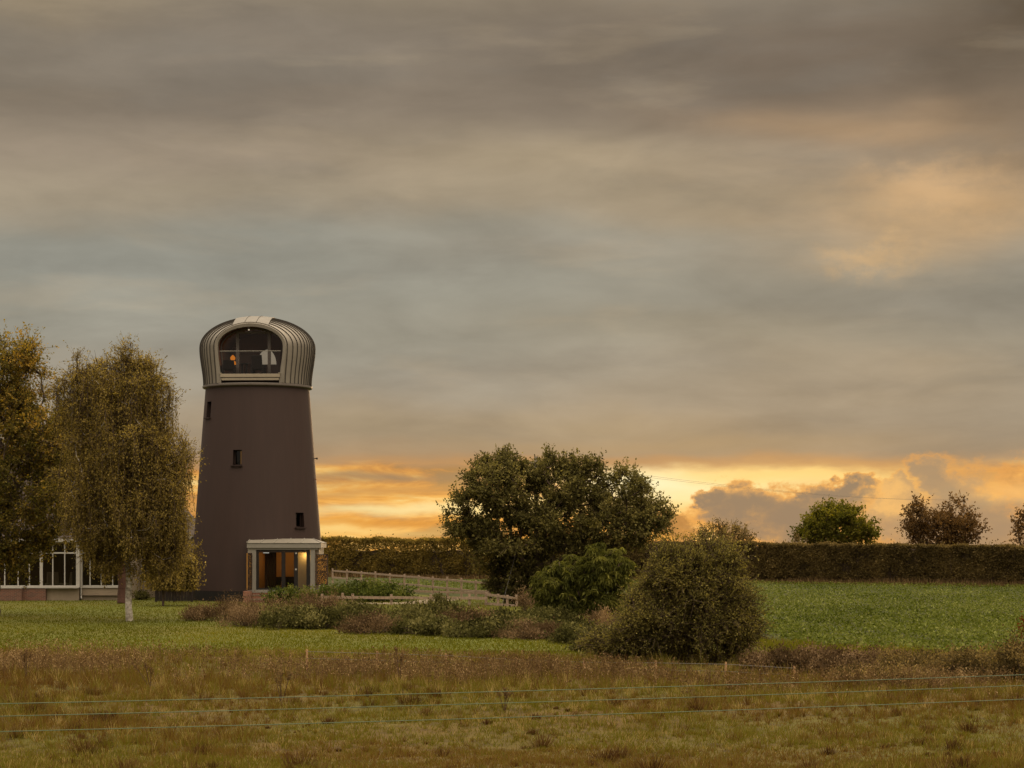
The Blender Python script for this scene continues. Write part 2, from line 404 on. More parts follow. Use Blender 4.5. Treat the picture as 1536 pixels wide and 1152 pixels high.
def ground_mat(name, a, b, c, s1=.18, s2=2.2):
    m, nt, N, L, bs = newmat(name)
    tc = N.new('ShaderNodeTexCoord')
    n1 = N.new('ShaderNodeTexNoise'); L(tc.outputs['Object'], n1.inputs['Vector']); n1.inputs['Scale'].default_value = s1; n1.inputs['Detail'].default_value = 5
    n2 = N.new('ShaderNodeTexNoise'); L(tc.outputs['Object'], n2.inputs['Vector']); n2.inputs['Scale'].default_value = s2; n2.inputs['Detail'].default_value = 8; n2.inputs['Roughness'].default_value = .7
    r1 = N.new('ShaderNodeValToRGB'); L(n1.outputs['Fac'], r1.inputs[0]); r1.color_ramp.elements[0].position = .38; r1.color_ramp.elements[1].position = .62
    r1.color_ramp.elements[0].color = (*a, 1); r1.color_ramp.elements[1].color = (*b, 1)
    mx = N.new('ShaderNodeMix'); mx.data_type = 'RGBA'; L(r1.outputs[0], mx.inputs[6]); mx.inputs[7].default_value = (*c, 1)
    r2 = N.new('ShaderNodeMapRange'); L(n2.outputs['Fac'], r2.inputs[0]); r2.inputs[1].default_value = .45; r2.inputs[2].default_value = .7
    L(r2.outputs[0], mx.inputs[0]); L(mx.outputs[2], bs.inputs['Base Color']); bs.inputs['Roughness'].default_value = .95; bs.inputs['Specular IOR Level'].default_value = .1
    bp = N.new('ShaderNodeBump'); bp.inputs['Distance'].default_value = .06; bp.inputs['Strength'].default_value = .6; L(n2.outputs['Fac'], bp.inputs['Height']); L(bp.outputs[0], bs.inputs['Normal'])
    return m
M_['meadow_soil'] = ground_mat('meadow_soil', (.070,.062,.012), (.084,.054,.017), (.036,.024,.010))
M_['lawn_soil'] = ground_mat('lawn_soil', (.072,.080,.013), (.084,.076,.016), (.055,.055,.012), .12, 3)
M_['crop_soil'] = ground_mat('crop_soil', (.030,.040,.008), (.038,.042,.010), (.035,.028,.014), .3, 3)

# ------------------------------------------------------------------ ground
def gz(x, y):
    """height of the land: level round the mill, tussocky meadow near, falling away past the hedge"""
    x = np.asarray(x, float); y = np.asarray(y, float)
    near = np.clip((70-y)/10, 0, 1)*np.clip((y-8)/10, 0, 1)*np.clip((60-np.abs(x))/15, 0, 1)
    z = near*((fbm(x*.16, y*.16, 3)-.5)*.45 + (fbm(x*.6+9, y*.6, 3)-.5)*.22)
    far = np.maximum(y-192, 0)
    return z - far*far/(far+60)*.035
def build_ground():
    xs = np.concatenate([np.linspace(-3500, -70, 22)[:-1], np.linspace(-70, 70, 141), np.linspace(70, 3500, 22)[1:]])
    ys = np.concatenate([np.linspace(-2500, 0, 12)[:-1], np.linspace(0, 75, 76)[:-1], np.linspace(75, 260, 50)[:-1], np.linspace(260, 5500, 40)])
    g = np.stack(np.meshgrid(xs, ys), -1); zz = gz(g[..., 0], g[..., 1])
    rows = [[(g[i,j,0], g[i,j,1], zz[i,j]) for j in range(len(xs))] for i in range(len(ys))]
    o = MB().grid(rows).build('ground', M_['meadow_soil'], smooth=True); tag(o, kind='structure')
    o = MB().poly([(-75,74,.004),(2,68,.004),(6,62,.004),(9.5,66,.004),(9,90,.004),(6,108,.004),(-3,125,.004),(-16,170,.004),(-75,180,.004)]).build('lawn', M_['lawn_soil']); tag(o, kind='structure')
    o = MB().poly([(9.6,66,.008),(15,62.5,.008),(45,55,.008),(75,55,.008),(75,126,.008),(-19,184,.008),(-18,150,.008),(-2,124,.008),(6.2,110,.008)]).build('crop_field', M_['crop_soil']); tag(o, kind='structure')
    o = MB().poly([P(520,912,1)and(X(515,112.5),112.5,.012),(X(640,113),113,.012),(X(690,120),120,.012),(X(640,121),121,.012),(X(600,115.5),115.5,.012),(X(510,115),115,.012)]).build('path', M_['pave']); tag(o, kind='structure')
    o = MB().poly([(X(150,125.2),125.2,.012),(X(372,124.6),124.6,.012),(X(372,127),127,.012),(X(150,129),129,.012)]).build('paving', M_['pave']); tag(o, kind='structure')
build_ground()

# ------------------------------------------------------------------ the mill tower
KT = 121/132.0                      # the mill was measured for 132 m away and stands at 121 m: its real size is KT times that
class KB(MB):
    def build(s, *a, **k):
        s.v = [(x*KT, y*KT, z*KT) for x, y, z in s.v]
        return super().build(*a, **k)
TX, TY, TYAW = -16.79*KT, 121.0, R(7.25)
TZ = EYE*(1-KT)                     # builder level 0 above the ground
GL = -TZ/KT                         # the ground in builder units
def rad(z): return 4.44 - max(z, -1)*(1.05/13.63)
def build_tower():
    T = thing('windmill_tower', (TX, TY, 0), 'tall dark brown tapering windmill tower with a domed grey metal cap and no sails', 'windmill', rz=TYAW)
    wins = [(-69.4, -58.9, 11.53, 12.57, 'w1'), (-24.8, -15.7, 8.37, 9.36, 'w2'), (37.2, 47.3, 4.39, 5.34, 'w3')]
    door = (-5.0, 51.0, GL, 3.0)
    ang = sorted(set([round(-180+a*3.0, 3) for a in range(120)] + [w for q in wins for w in q[:2]] + [door[0], door[1]]))
    zs = sorted(set([.28] + [round(.28+i*.67, 3) for i in range(1, 20)] + [13.63] + [w for q in wins for w in q[2:4]] + [3.0]))
    def hole(a, z):
        return any(q[0] < a < q[1] and q[2] < z < q[3] for q in wins) or (door[0] < a < door[1] and z < door[3])
    m = KB(); idx = {}
    def pt(i, z, dr=0):
        a = R(ang[i % len(ang)]); r = rad(z)+dr
        return (r*math.sin(a), -r*math.cos(a), z)
    for i in range(len(ang)):
        a0 = ang[i]; a1 = ang[(i+1) % len(ang)] + (360 if i == len(ang)-1 else 0)
        for j in range(len(zs)-1):
            if hole((a0+a1)/2, (zs[j]+zs[j+1])/2): continue
            f = []
            for ii, zz in ((i, zs[j]), (i+1, zs[j]), (i+1, zs[j+1]), (i, zs[j+1])):
                key = (ii % len(ang), zz)
                if key not in idx: idx[key] = len(m.v); m.v.append(pt(ii, zz))
                f.append(idx[key])
            m.f.append(tuple(f))
    def off(z): return TZ   # lift builder level to world
    body = m.build('tower_wall', M_['tar'], T, smooth=True); body.location = (0, 0, TZ)
    pl = KB()
    pl.lathe([(rad(.28)+.03, .30), (rad(.28)+.03, .26), (rad(0)+.04, GL)], 72, a0=R(51), a1=R(355)).build('plinth', M_['plinth'], T, smooth=False).location = (0, 0, TZ)
    # windows: reveal, frame, pane
    for a0, a1, z0, z1, nm in wins:
        am = R((a0+a1)/2); n = Vector((math.sin(am), -math.cos(am), 0)); t = Vector((math.cos(am), math.sin(am), 0))
        def q(a, z, dep): return Vector((rad(z)*math.sin(R(a)), -rad(z)*math.cos(R(a)), z)) - n*dep
        w = KB(); D = .34
        for A, B in (((a0,z0),(a1,z0)), ((a1,z0),(a1,z1)), ((a1,z1),(a0,z1)), ((a0,z1),(a0,z0))):
            w.quad(q(*A,0), q(*B,0), q(*B,D), q(*A,D))
        win = w.build('window', M_['reveal'], T); win.location = (0, 0, TZ)
        f = KB(); c0 = (q(a0,z0,D)+q(a0,z1,D)+q(a1,z0,D)+q(a1,z1,D))/4; hw = (q(a1,z0,D)-q(a0,z0,D)).length/2; hh = (z1-z0)/2
        up = Vector((0,0,1))
        for sx, sz, wx, wz in ((-1,0,.07,hh*2), (1,0,.07,hh*2), (0,-1,hw*2,.07), (0,1,hw*2,.07)):
            c = c0 + t*sx*(hw-.035) + up*sz*(hh-.035)
            f.bar(c-up*wz/2, c+up*wz/2, wx, .08, up=n) if sx else f.bar(c-t*wx/2, c+t*wx/2, .08, wz)
        f.build('frame', M_['reveal'], win)
        KB().quad(*(c0+t*a*(hw-.06)+up*b*(hh-.06)-n*.02 for a, b in ((-1,-1),(1,-1),(1,1),(-1,1)))).build('pane', M_['dglass'], win)
        s = KB(); e = q((a0+a1)/2, z0, -.04); s.bar(e-t*(hw+.12)-up*.04, e+t*(hw+.06)-up*.04, .16, .07).build('sill', M_['reveal'], win)
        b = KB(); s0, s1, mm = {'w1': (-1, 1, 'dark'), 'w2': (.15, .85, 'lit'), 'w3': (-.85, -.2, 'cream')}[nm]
        b.quad(*(c0+t*a*hw+up*bb*hh*.86-n*(-.015 if nm == 'w3' else .12) for a, bb in ((s0,-1),(s1,-1),(s1,1),(s0,1)))).build('curtain', M_[mm], win)  # in w3 the cream strip paints sky light on the pane, not a curtain
    # curb ring under the cap
    KB().lathe([(3.36,13.45),(3.46,13.50),(3.56,13.52),(3.60,13.56),(3.60,13.66),(3.50,13.70),(3.2,13.71)], 72).build('curb_ring', M_['frame'], T, smooth=False).location = (0, 0, TZ)
    b = KB(); b.bar((3.70,-.35,8.95),(3.90,-.35,8.95),.08,.06).box(3.84,3.94,-.41,-.29,8.88,9.0); b.build('wall_lamp', M_['black'], T).location = (0, 0, TZ)
    b = KB(); a = R(72); p = Vector((3.93*math.sin(a), -3.93*math.cos(a), 7.55)); b.bar(p, p*1.02+Vector((0,0,-.15)), .09, .09).build('vent_cap', M_['brick'], T).location = (0, 0, TZ)

    # ---- cap: a pod of nested arches
    TF = 2.75
    def prof(t, n=40, z0=13.72, grow=0.0, zlow=None):
        b = math.sqrt(3.5**2-t*t); k = 1-(t/TF)**2; mm = b+.14+.12*k+grow; b = b+grow
        zw = 16.12+.06*k; top = 17.58+.64*k+grow
        pts = []
        for i in range(15):                         # lower flank, flaring out with height
            s = i/15; z = z0+(zw-z0)*s
            e = s*s*(3-2*s)
            pts.append((b+(mm-b)*e, z))
        for i in range(n//2+1):
            a = math.pi/2*i/(n//2); pts.append((mm*math.cos(a), zw+(top-zw)*math.sin(a)))
        r = [(x, t, z) for x, z in pts]
        return r + [(-x, y, z) for x, y, z in r[-2::-1]]
    shell = KB(); shell.grid([prof(-TF+2*TF*i/26) for i in range(27)])
    cap = shell.build('cap', M_['zinc'], T, smooth=True); cap.rotation_euler = (0, 0, R(-9.6)); cap.location = (0, 0, TZ)
    tt = -TF+.05
    while tt < TF-.1:
        A = prof(tt); B = prof(tt, grow=.055)
        for side in (1, -1):
            rows = [(p, g) for p, g in zip(A, B) if p[0]*side > 1.15]
            if side < 0: rows = rows[::-1]
            zi = lambda Q: float(np.interp(1.15, [abs(q[0]) for q in Q if q[2] > 16.4 and q[0]*side > .3][::side*-1], [q[2] for q in Q if q[2] > 16.4 and q[0]*side > .3][::side*-1]))
            rows.append(((1.15*side, tt, zi(A)), (1.15*side, tt, zi(B))))
            w = .016
            KB().grid([[(p[0], p[1]-w, p[2]) for p, g in rows], [(g[0], g[1]-w, g[2]) for p, g in rows],
                     [(g[0], g[1]+w, g[2]) for p, g in rows], [(p[0], p[1]+w, p[2]) for p, g in rows]]).build('standing_seam', M_['seam'], cap)
        tt += .275
    rg = KB(); rows = []
    for i in range(23):
        t = -TF+.02+(2*TF-.04)*i/22; pr = [p for p in prof(t, 60, grow=.085) if abs(p[0]) < 1.22 and p[2] > 16.5]
        row = [(x, t, float(np.interp(x, [p[0] for p in pr][::-1], [p[2] for p in pr][::-1]))) for x in np.linspace(1.17, -1.17, 9)]
        rows.append(row)
    rg.grid(rows)
    for e in (0, -1): rg.grid([[r[e] for r in rows], [(r[e][0]*1.0, r[e][1], r[e][2]-.14) for r in rows]])
    rg.grid([rows[0], [(p[0], p[1], p[2]-.12) for p in rows[0]]])
    rp = rg.build('ridge_panel', M_['zinc_top'], cap)
    jb = KB()
    for x in (-.38, .38):
        jb.tube([(x, r[0][1], float(np.interp(x, [p[0] for p in r][::-1], [p[2] for p in r][::-1]))+.012) for r in rows], .016, 4)
    jb.build('joint', M_['seam'], rp)
    def inner(t, zb=14.26, g=0.0):
        pts = []
        for i in range(12):
            s = i/12; z = zb+(16.1-zb)*s; e = (z-13.72)/(16.1-13.72); e = max(0, e); pts.append((1.88+.24*(e*e*(3-2*e))+g, z))
        for i in range(21):
            a = math.pi/2*i/20; pts.append(((2.12+g)*math.cos(a), 16.1+(1.26+g)*math.sin(a)))
        r = [(x, t, z) for x, z in pts]
        return r + [(-x, y, z) for x, y, z in r[-2::-1]]
    def resample(pts, n=66):
        P3 = np.array(pts); s = np.concatenate([[0], np.cumsum(np.linalg.norm(np.diff(P3, axis=0), axis=1))]); q = np.linspace(0, s[-1], n)
        return [tuple(np.interp(v, s, P3[:, i]) for i in range(3)) for v in q]
    o0 = resample([(x, -2.70, z) for x, y, z in prof(-TF, grow=.02)]); o1 = [(x, -2.84, z) for x, y, z in o0]
    i0 = resample([(x, -2.84, z) for x, y, z in inner(0, 13.72)]); i1 = [(x, -2.45, z) for x, y, z in i0]
    o2 = [((a[0]*.85+b[0]*.15), -2.86, (a[2]*.85+b[2]*.15)) for a, b in zip(o1, i0)]
    KB().grid([o0, o1, o2, i0, i1]).build('arch_rim', M_['zinc'], cap, smooth=False)
    KB().grid([inner(-2.45, g=.02), inner(-1.80, g=.02)]).build('reveal', M_['soffit'], cap, smooth=True)
    ib = KB().grid([inner(-1.80), inner(2.0)]); ib.quad((-1.9,-1.8,14.27),(1.9,-1.8,14.27),(1.9,2.0,14.27),(-1.9,2.0,14.27))
    # back wall with a half-round window
    wc = (.28, 15.28); N_ = 64
    hole_ = [(wc[0]+.68*math.cos(a), 2.0, wc[1]+1.08*max(0, math.sin(a))) for a in np.linspace(0, math.pi, 33)]
    outer_ = resample(inner(2.0), 33)
    ib.grid([hole_, outer_]); ib.poly([hole_[0], outer_[0], outer_[-1], hole_[-1]])
    ib.build('room_lining', M_['mauve'], cap)
    rb = KB(); h2 = [(x, 2.05, z) for x, y, z in hole_]
    for a, b in zip(h2[:-1], h2[1:]): rb.bar(a, b, .07, .05, up=(0,1,0))
    rb.bar(h2[0], h2[-1], .07, .05, up=(0,1,0))
    rw = rb.build('rear_window', M_['frame'], cap); KB().poly(h2).build('pane', M_['glass'], rw)
    # rear end of the pod outside
    pr = resample(prof(TF), 33); hh_ = [(x*1.25-.07, TF, z+.02) for x, y, z in hole_]
    KB().grid([hh_, pr]).poly([hh_[0], pr[0], pr[-1], hh_[-1]]).build('rear_wall', M_['zinc'], cap)
    # glazed front with mullions
    g = KB(); gi = inner(-1.80, g=-.05)
    for a, b in zip(gi[:-1], gi[1:]): g.bar(a, b, .09, .10, up=(0,1,0))
    for x in (-1.0, 1.07): g.box(x-.10, x+.10, -1.86, -1.74, 14.26, 16.1+1.2*math.sqrt(1-(x/2.06)**2)-.03)
    g.box(-.90, .97, -1.85, -1.75, 17.00, 17.14)
    g.box(-1.88, 1.88, -1.85, -1.75, 14.26, 14.36)
    gl = g.build('glazed_front', M_['frame'], cap)
    KB().poly(inner(-1.79)).build('pane', M_['glass'], gl)
    bc = KB(); bc.box(-1.93, 1.93, -2.94, -2.80, 14.08, 14.30); bc.box(-1.96,-1.84,-2.95,-2.80,14.30,14.36); bc.box(1.84,1.96,-2.95,-2.80,14.30,14.36)
    bal = bc.build('balcony_beam', M_['cream'], cap, bevel=.012)
    KB().box(-1.86, 1.86, -2.90, -2.78, 13.88, 14.045).build('lower_beam', M_['cream'], bal, bevel=.012)
    KB().box(-1.83, 1.83, -2.78, -1.8, 14.20, 14.262).build('deck', M_['soffit'], bal)
    KB().box(-1.83, 1.83, -2.62, -2.52, 13.70, 14.19).build('skirt', M_['dark'], bal)
    ba = KB(); ba.box(-1.98, 1.98, -2.90, -2.855, 15.755, 15.80); br = ba.build('balustrade', M_['grey_paint'], cap)
    KB().quad((-1.92,-2.878,14.31),(1.92,-2.878,14.31),(1.99,-2.878,15.755),(-1.99,-2.878,15.755)).build('pane', M_['glass'], br)
    lm = KB(); lm.lathe([(0.001,17.20),(.05,17.2),(.05,17.28)], 10, cx=-.25, cy=-1.9).build('downlight', emitmat('downlight_glow', (1,.8,.55), .5), cap)
build_tower()
def pod(x, t, z):
    a = TYAW+R(-9.6); x *= KT; t *= KT
    return (TX+x*math.cos(a)-t*math.sin(a), TY+x*math.sin(a)+t*math.cos(a), TZ+z*KT)
PODRZ = TYAW+R(-9.6)
FLOORZ = 14.264
def armchair(x, t, rz, h, w, label):
    o = thing('armchair', pod(x, t, FLOORZ), label, 'chair', 'chairs on the balcony', rz=PODRZ+rz)
    m = MB().box(-w/2+.06, w/2-.06, -.32, .30, .30, .42); m.build('seat', M_['wicker'], o, bevel=.03)
    MB().prism([(-w/2+.02,.26,.34),(w/2-.02,.26,.34),(w/2-.04,.40,h),(-w/2+.04,.40,h)], (0,.08,0)).build('backrest', M_['wicker'], o, bevel=.025)
    for s in (-1, 1): MB().box(s*w/2-.05, s*w/2+.05, -.34, .34, .10, .60).build('armrest', M_['wicker'], o, bevel=.02)
    for sx in (-1, 1):
        for sy in (-1, 1): MB().box(sx*(w/2-.06)-.025, sx*(w/2-.06)+.025, sy*.28-.025, sy*.28+.025, 0, .31).build('leg', M_['wicker'], o)
armchair(-1.50, -2.28, R(190), .86, .72, 'dark low-backed armchair on the balcony, left of the small table')
armchair(.43, -2.26, R(176), 1.16, .70, 'dark high-backed armchair on the balcony, right of the small table')
o = thing('side_table', pod(-.48, -2.28, FLOORZ), 'small dark side table between two chairs on the balcony', 'table', rz=PODRZ)
MB().lathe([(0.001,.66),(.27,.66),(.27,.70),(0.001,.70)], 20).build('tabletop', M_['wicker'], o)
for a in range(4): MB().bar((.16*math.cos(a*1.57+.78), .16*math.sin(a*1.57+.78), 0), (.2*math.cos(a*1.57+.78), .2*math.sin(a*1.57+.78), .66), .05, .05).build('leg', M_['wicker'], o)
o = thing('table_lamp', pod(-1.42, -1.25, FLOORZ), 'glowing amber lamp with a waisted shade behind the cap glass', 'lamp')
MB().lathe([(.001,0),(.20,0),(.20,.03),(.02,.05),(.02,.64),(.001,.64)], 14).build('stand', M_['black'], o)
MB().lathe([(.14,.62),(.19,.72),(.17,.88),(.07,.96),(.15,1.03),(.14,1.16),(.06,1.24),(.03,1.28)], 18).build('lamp_shade', emitmat('amber_shade', (1.0,.30,.02), .62), o, smooth=True)
l = bpy.data.lights.new('lamp_bulb', 'POINT'); l.energy = 3; l.color = (1,.5,.16); l.shadow_soft_size = .1
lo = bpy.data.objects.new('bulb', l); COL.objects.link(lo); lo.parent = o; lo.location = (.30, -.15, 1.2)

# ------------------------------------------------------------------ porch
def build_porch():
    Y0 = 126.5*KT; c = (X(427, Y0), Y0, TZ)
    T = thing('porch', (c[0], c[1], 0), 'pale grey glazed porch with black framed doors at the foot of the mill', 'porch')
    def B(m, name, mt, par=None, **k):
        o = m.build(name, mt, par or T, **k)
        if par is None: o.location = (0, 0, TZ)
        return o
    B(KB().box(-2.34,-1.81,0,.22,.37,3.08), 'post', M_['grey_paint'], bevel=.01)
    B(KB().box(1.62,1.92,0,.22,.37,3.08), 'post', M_['grey_paint'], bevel=.01)
    B(KB().box(1.94,2.14,.30,.55,.37,3.08), 'post', M_['grey_paint'], bevel=.01)
    B(KB().box(-2.34,-2.2,.22,1.9,.37,3.08), 'side_wall', M_['grey_paint']); B(KB().box(2.0,2.12,.55,3.7,.37,3.08), 'side_wall', M_['grey_paint'])
    fa = B(KB().box(-2.38,2.30,-.10,.06,3.08,3.385).box(-2.38,-2.24,.06,1.9,3.08,3.385).box(2.16,2.30,.06,3.7,3.08,3.385), 'fascia', M_['grey_paint'])
    rf = KB(); rf.poly([(-2.40,-.14,3.39),(2.33,-.14,3.39),(1.62,1.9,3.66),(-2.40,1.9,3.66)]); rf.poly([(2.33,-.14,3.39),(2.33,3.8,3.39),(1.62,1.9,3.66)])
    rf.poly([(-2.40,-.14,3.386),(2.33,-.14,3.386),(2.33,3.8,3.386),(1.2,3.8,3.386),(-2.40,1.9,3.386)])
    rf.poly([(1.62,1.9,3.66),(2.33,3.8,3.39),(1.2,3.8,3.39)])
    ro = B(rf, 'roof', M_['grey_roof'])
    s = KB()
    for x in (-2.38,-1.5,-.65,.2,1.05): s.bar((x,-.13,3.40),(x,1.9,3.68),.035,.05)
    s.bar((2.33,-.14,3.40),(1.62,1.9,3.67),.04,.05); s.box(-2.40,-2.30,-.13,-.03,3.39,3.50)
    B(s, 'roof_seam', M_['grey_paint'], ro)
    B(KB().box(-2.34,2.1,-.02,.22,2.965,3.08), 'lintel', M_['grey_paint'])
    B(KB().box(-2.36,2.12,-.12,4.3,.25,.368).box(-1.81,1.62,-.06,.05,.37,.43), 'floor', M_['grey_paint'])
    B(KB().box(-2.34,2.10,-.10,4.2,GL+.003,.247), 'base', M_['brick'])
    # glazed doors: frame plus three leaves
    f = KB(); f.box(-1.79,1.60,.05,.13,2.87,2.96).box(-1.79,-1.70,.05,.13,.43,2.87).box(1.42,1.60,.05,.13,.43,2.87); B(f, 'door_frame', M_['black'])
    leaves = [(-1.70,-.16,.06,.17),(-.02,.63,.06,.02),(.77,1.42,.16,.02)]
    for x0, x1, wl, wr in leaves:
        d = KB(); d.box(x0-.001,x0+.06,.06,.12,.44,2.865).box(x1-.05,x1+.06,.06,.12,.44,2.865).box(x0+.06,x1-.05,.06,.12,2.79,2.865).box(x0+.06,x1-.05,.06,.12,.44,.54)
        dd = B(d, 'door', M_['black'])
        B(KB().quad((x0+.06,.09,.54),(x1-.05,.09,.54),(x1-.05,.09,2.79),(x0+.06,.09,2.79)), 'pane', M_['glass'], dd)
        if x0 > .5:
            for z in (.62, 1.72, 2.74):
                B(KB().box(x0-.11,x0-.01,.03,.062,z-.05,z+.05), 'hinge', M_['white'], dd)
    B(KB().box(.62,.78,.055,.125,.44,2.865), 'mullion', M_['black']); B(KB().box(-.16,-.03,.055,.125,.44,2.865), 'mullion', M_['black'])
    # room behind the doors
    r = KB(); r.quad((-1.8,4.2,.37),(1.7,4.2,.37),(1.7,4.2,2.96),(-1.8,4.2,2.96)).quad((-1.80,.14,.37),(-1.80,4.2,.37),(-1.80,4.2,2.96),(-1.80,.14,2.96)).quad((1.7,.14,.37),(1.7,4.2,.37),(1.7,4.2,2.96),(1.7,.14,2.96)).quad((-1.8,.14,2.95),(1.7,.14,2.95),(1.7,4.2,2.95),(-1.8,4.2,2.95))
    B(r, 'room_wall', M_['ochre'])
    B(KB().quad((-1.8,.14,.375),(1.7,.14,.375),(1.7,4.2,.375),(-1.8,4.2,.375)), 'room_floor', M_['dark'])
    B(KB().box(.70,1.60,.9,1.05,.376,2.94), 'pillar', M_['pillar'])
    cu = KB()
    pts = [(-1.32+i*.035, .55+.05*math.sin(i*1.1), .40) for i in range(22)]
    cu.grid([pts, [(x,y,2.85) for x,y,z in pts]]); B(cu, 'curtain', M_['curtain'])
    B(KB().box(-1.42,-1.06,.50,.60,2.74,2.84), 'wall_light', emitmat('cool_tube', (.85,.85,.75), .55))
    for x, y, z, e, col in ((1.25,.62,2.60,10,(1,.66,.22)), (-.2,2.6,2.6,14,(1,.62,.24))):
        l = bpy.data.lights.new('room_lamp', 'POINT'); l.energy = e; l.color = col; l.shadow_soft_size = .06
        lo = bpy.data.objects.new('room_lamp', l); COL.objects.link(lo); lo.parent = T; lo.location = (x*KT, y*KT, TZ+z*KT)
    # two pierced leaf-pattern screens
    def screen(a, b, z0, z1, seed):
        rng = np.random.default_rng(seed); a = Vector(a); b = Vector(b); d = (b-a); w = d.length; d.normalize(); n = Vector((d.y,-d.x,0))
        up = Vector((0,0,1)); m = KB()
        for s in (0, 1): p = a+d*(w*s + (.04 if s == 0 else -.04)); m.bar(p+up*z0, p+up*z1, .08, .05, up=n)
        for z in (z0+.04, z1-.04): m.bar(a+up*z, b+up*z, .05, .08)
        o = B(m, 'screen', M_['corten'])
        lt = KB(); nx = max(2, int(w/.085)); nz = int((z1-z0)/.085)
        for i in range(nx):
            for j in range(nz):
                c = a+d*((i+.5)/nx*w)+up*(z0+(j+.5)/nz*(z1-z0))+n*.005
                t = rng.uniform(0, math.pi); e = d*math.cos(t)+up*math.sin(t); g = d*-math.sin(t)+up*math.cos(t)
                s = rng.uniform(.070,.100)
                lt.poly([c-e*s, c+g*s*.52, c+e*s, c-g*s*.52])
                t2 = t+rng.uniform(.9,2.2); e = d*math.cos(t2)+up*math.sin(t2); g = d*-math.sin(t2)+up*math.cos(t2)
                lt.bar(c-e*.06+n*.004, c+e*.06+n*.004, .012, .02, up=n)
        B(lt, 'leaf_lattice', M_['corten'], o)
        q = -n*.05
        B(KB().quad(a+q+up*z0, b+q+up*z0, b+q+up*z1, a+q+up*z1), 'light_sheet', emitmat('amber_sheet', (1,.42,.06), .62), o)
    screen((1.97,-.06,0), (2.74,-.06,0), .74, 2.68, 5)
    screen((-2.24,-.78,0), (-2.06,-.10,0), .43, 2.76, 6)
    st = thing('brick_steps', (c[0]-1.8*KT, c[1]-.6*KT, 0), 'red brick steps and low pier leading up to the porch doors', 'steps')
    x0 = 1.8; dy = .6
    def Bs(m, name, mt):
        o = m.build(name, mt, st); o.location = (0, 0, TZ); return o
    Bs(KB().box(-2.50+x0,-2.06+x0,-1.0+dy,-.13+dy,GL+.002,.36), 'pier', M_['brick'])
    for i in range(3):
        z1 = .12-.25*i+.0; y0 = -.42-.30*i; zb = GL+.002
        if z1-.05 <= zb: break
        Bs(KB().box(-2.05+x0, 1.4+x0, y0+dy, y0+.298+dy, zb, z1-.045), 'riser', M_['brick'])
        Bs(KB().box(-2.05+x0, 1.4+x0, y0-.03+dy, y0+.27+dy, z1-.043, z1), 'tread', M_['pave'])
    # furniture in the room
    fx = lambda x, y, z: (c[0]+x*KT, c[1]+y*KT, TZ+z*KT)
    t = thing('dining_table', fx(-.15,2.2,.377), 'dark round table in the lit room behind the porch doors', 'table')
    MB().lathe([(.001,.70),(.75,.70),(.75,.75),(.001,.75)], 28).build('tabletop', M_['dark'], t); MB().lathe([(.28,0),(.28,.04),(.05,.08),(.05,.70)], 16).build('pedestal', M_['dark'], t)
    for x, y, rz, lb in ((-.75,1.35,R(150),'dark tub chair at the left of the table behind the porch doors'), (.30,1.45,R(200),'dark tub chair at the right of the table behind the porch doors')):
        q = thing('tub_chair', fx(x,y,.377), lb, 'chair', 'chairs in the porch room', rz=rz)
        MB().lathe([(.001,.30),(.30,.30),(.32,.44),(.001,.44)], 18).build('seat', M_['dark'], q)
        MB().lathe([(.32,.30),(.36,.78),(.40,.78),(.36,.30)], 16, a0=R(75), a1=R(285)).build('backrest', M_['dark'], q)
        for k in range(4): MB().bar((.2*math.cos(k*1.57+.78),.2*math.sin(k*1.57+.78),.31),(.26*math.cos(k*1.57+.78),.26*math.sin(k*1.57+.78),0),.035,.035).build('leg', M_['dark'], q)
build_porch()

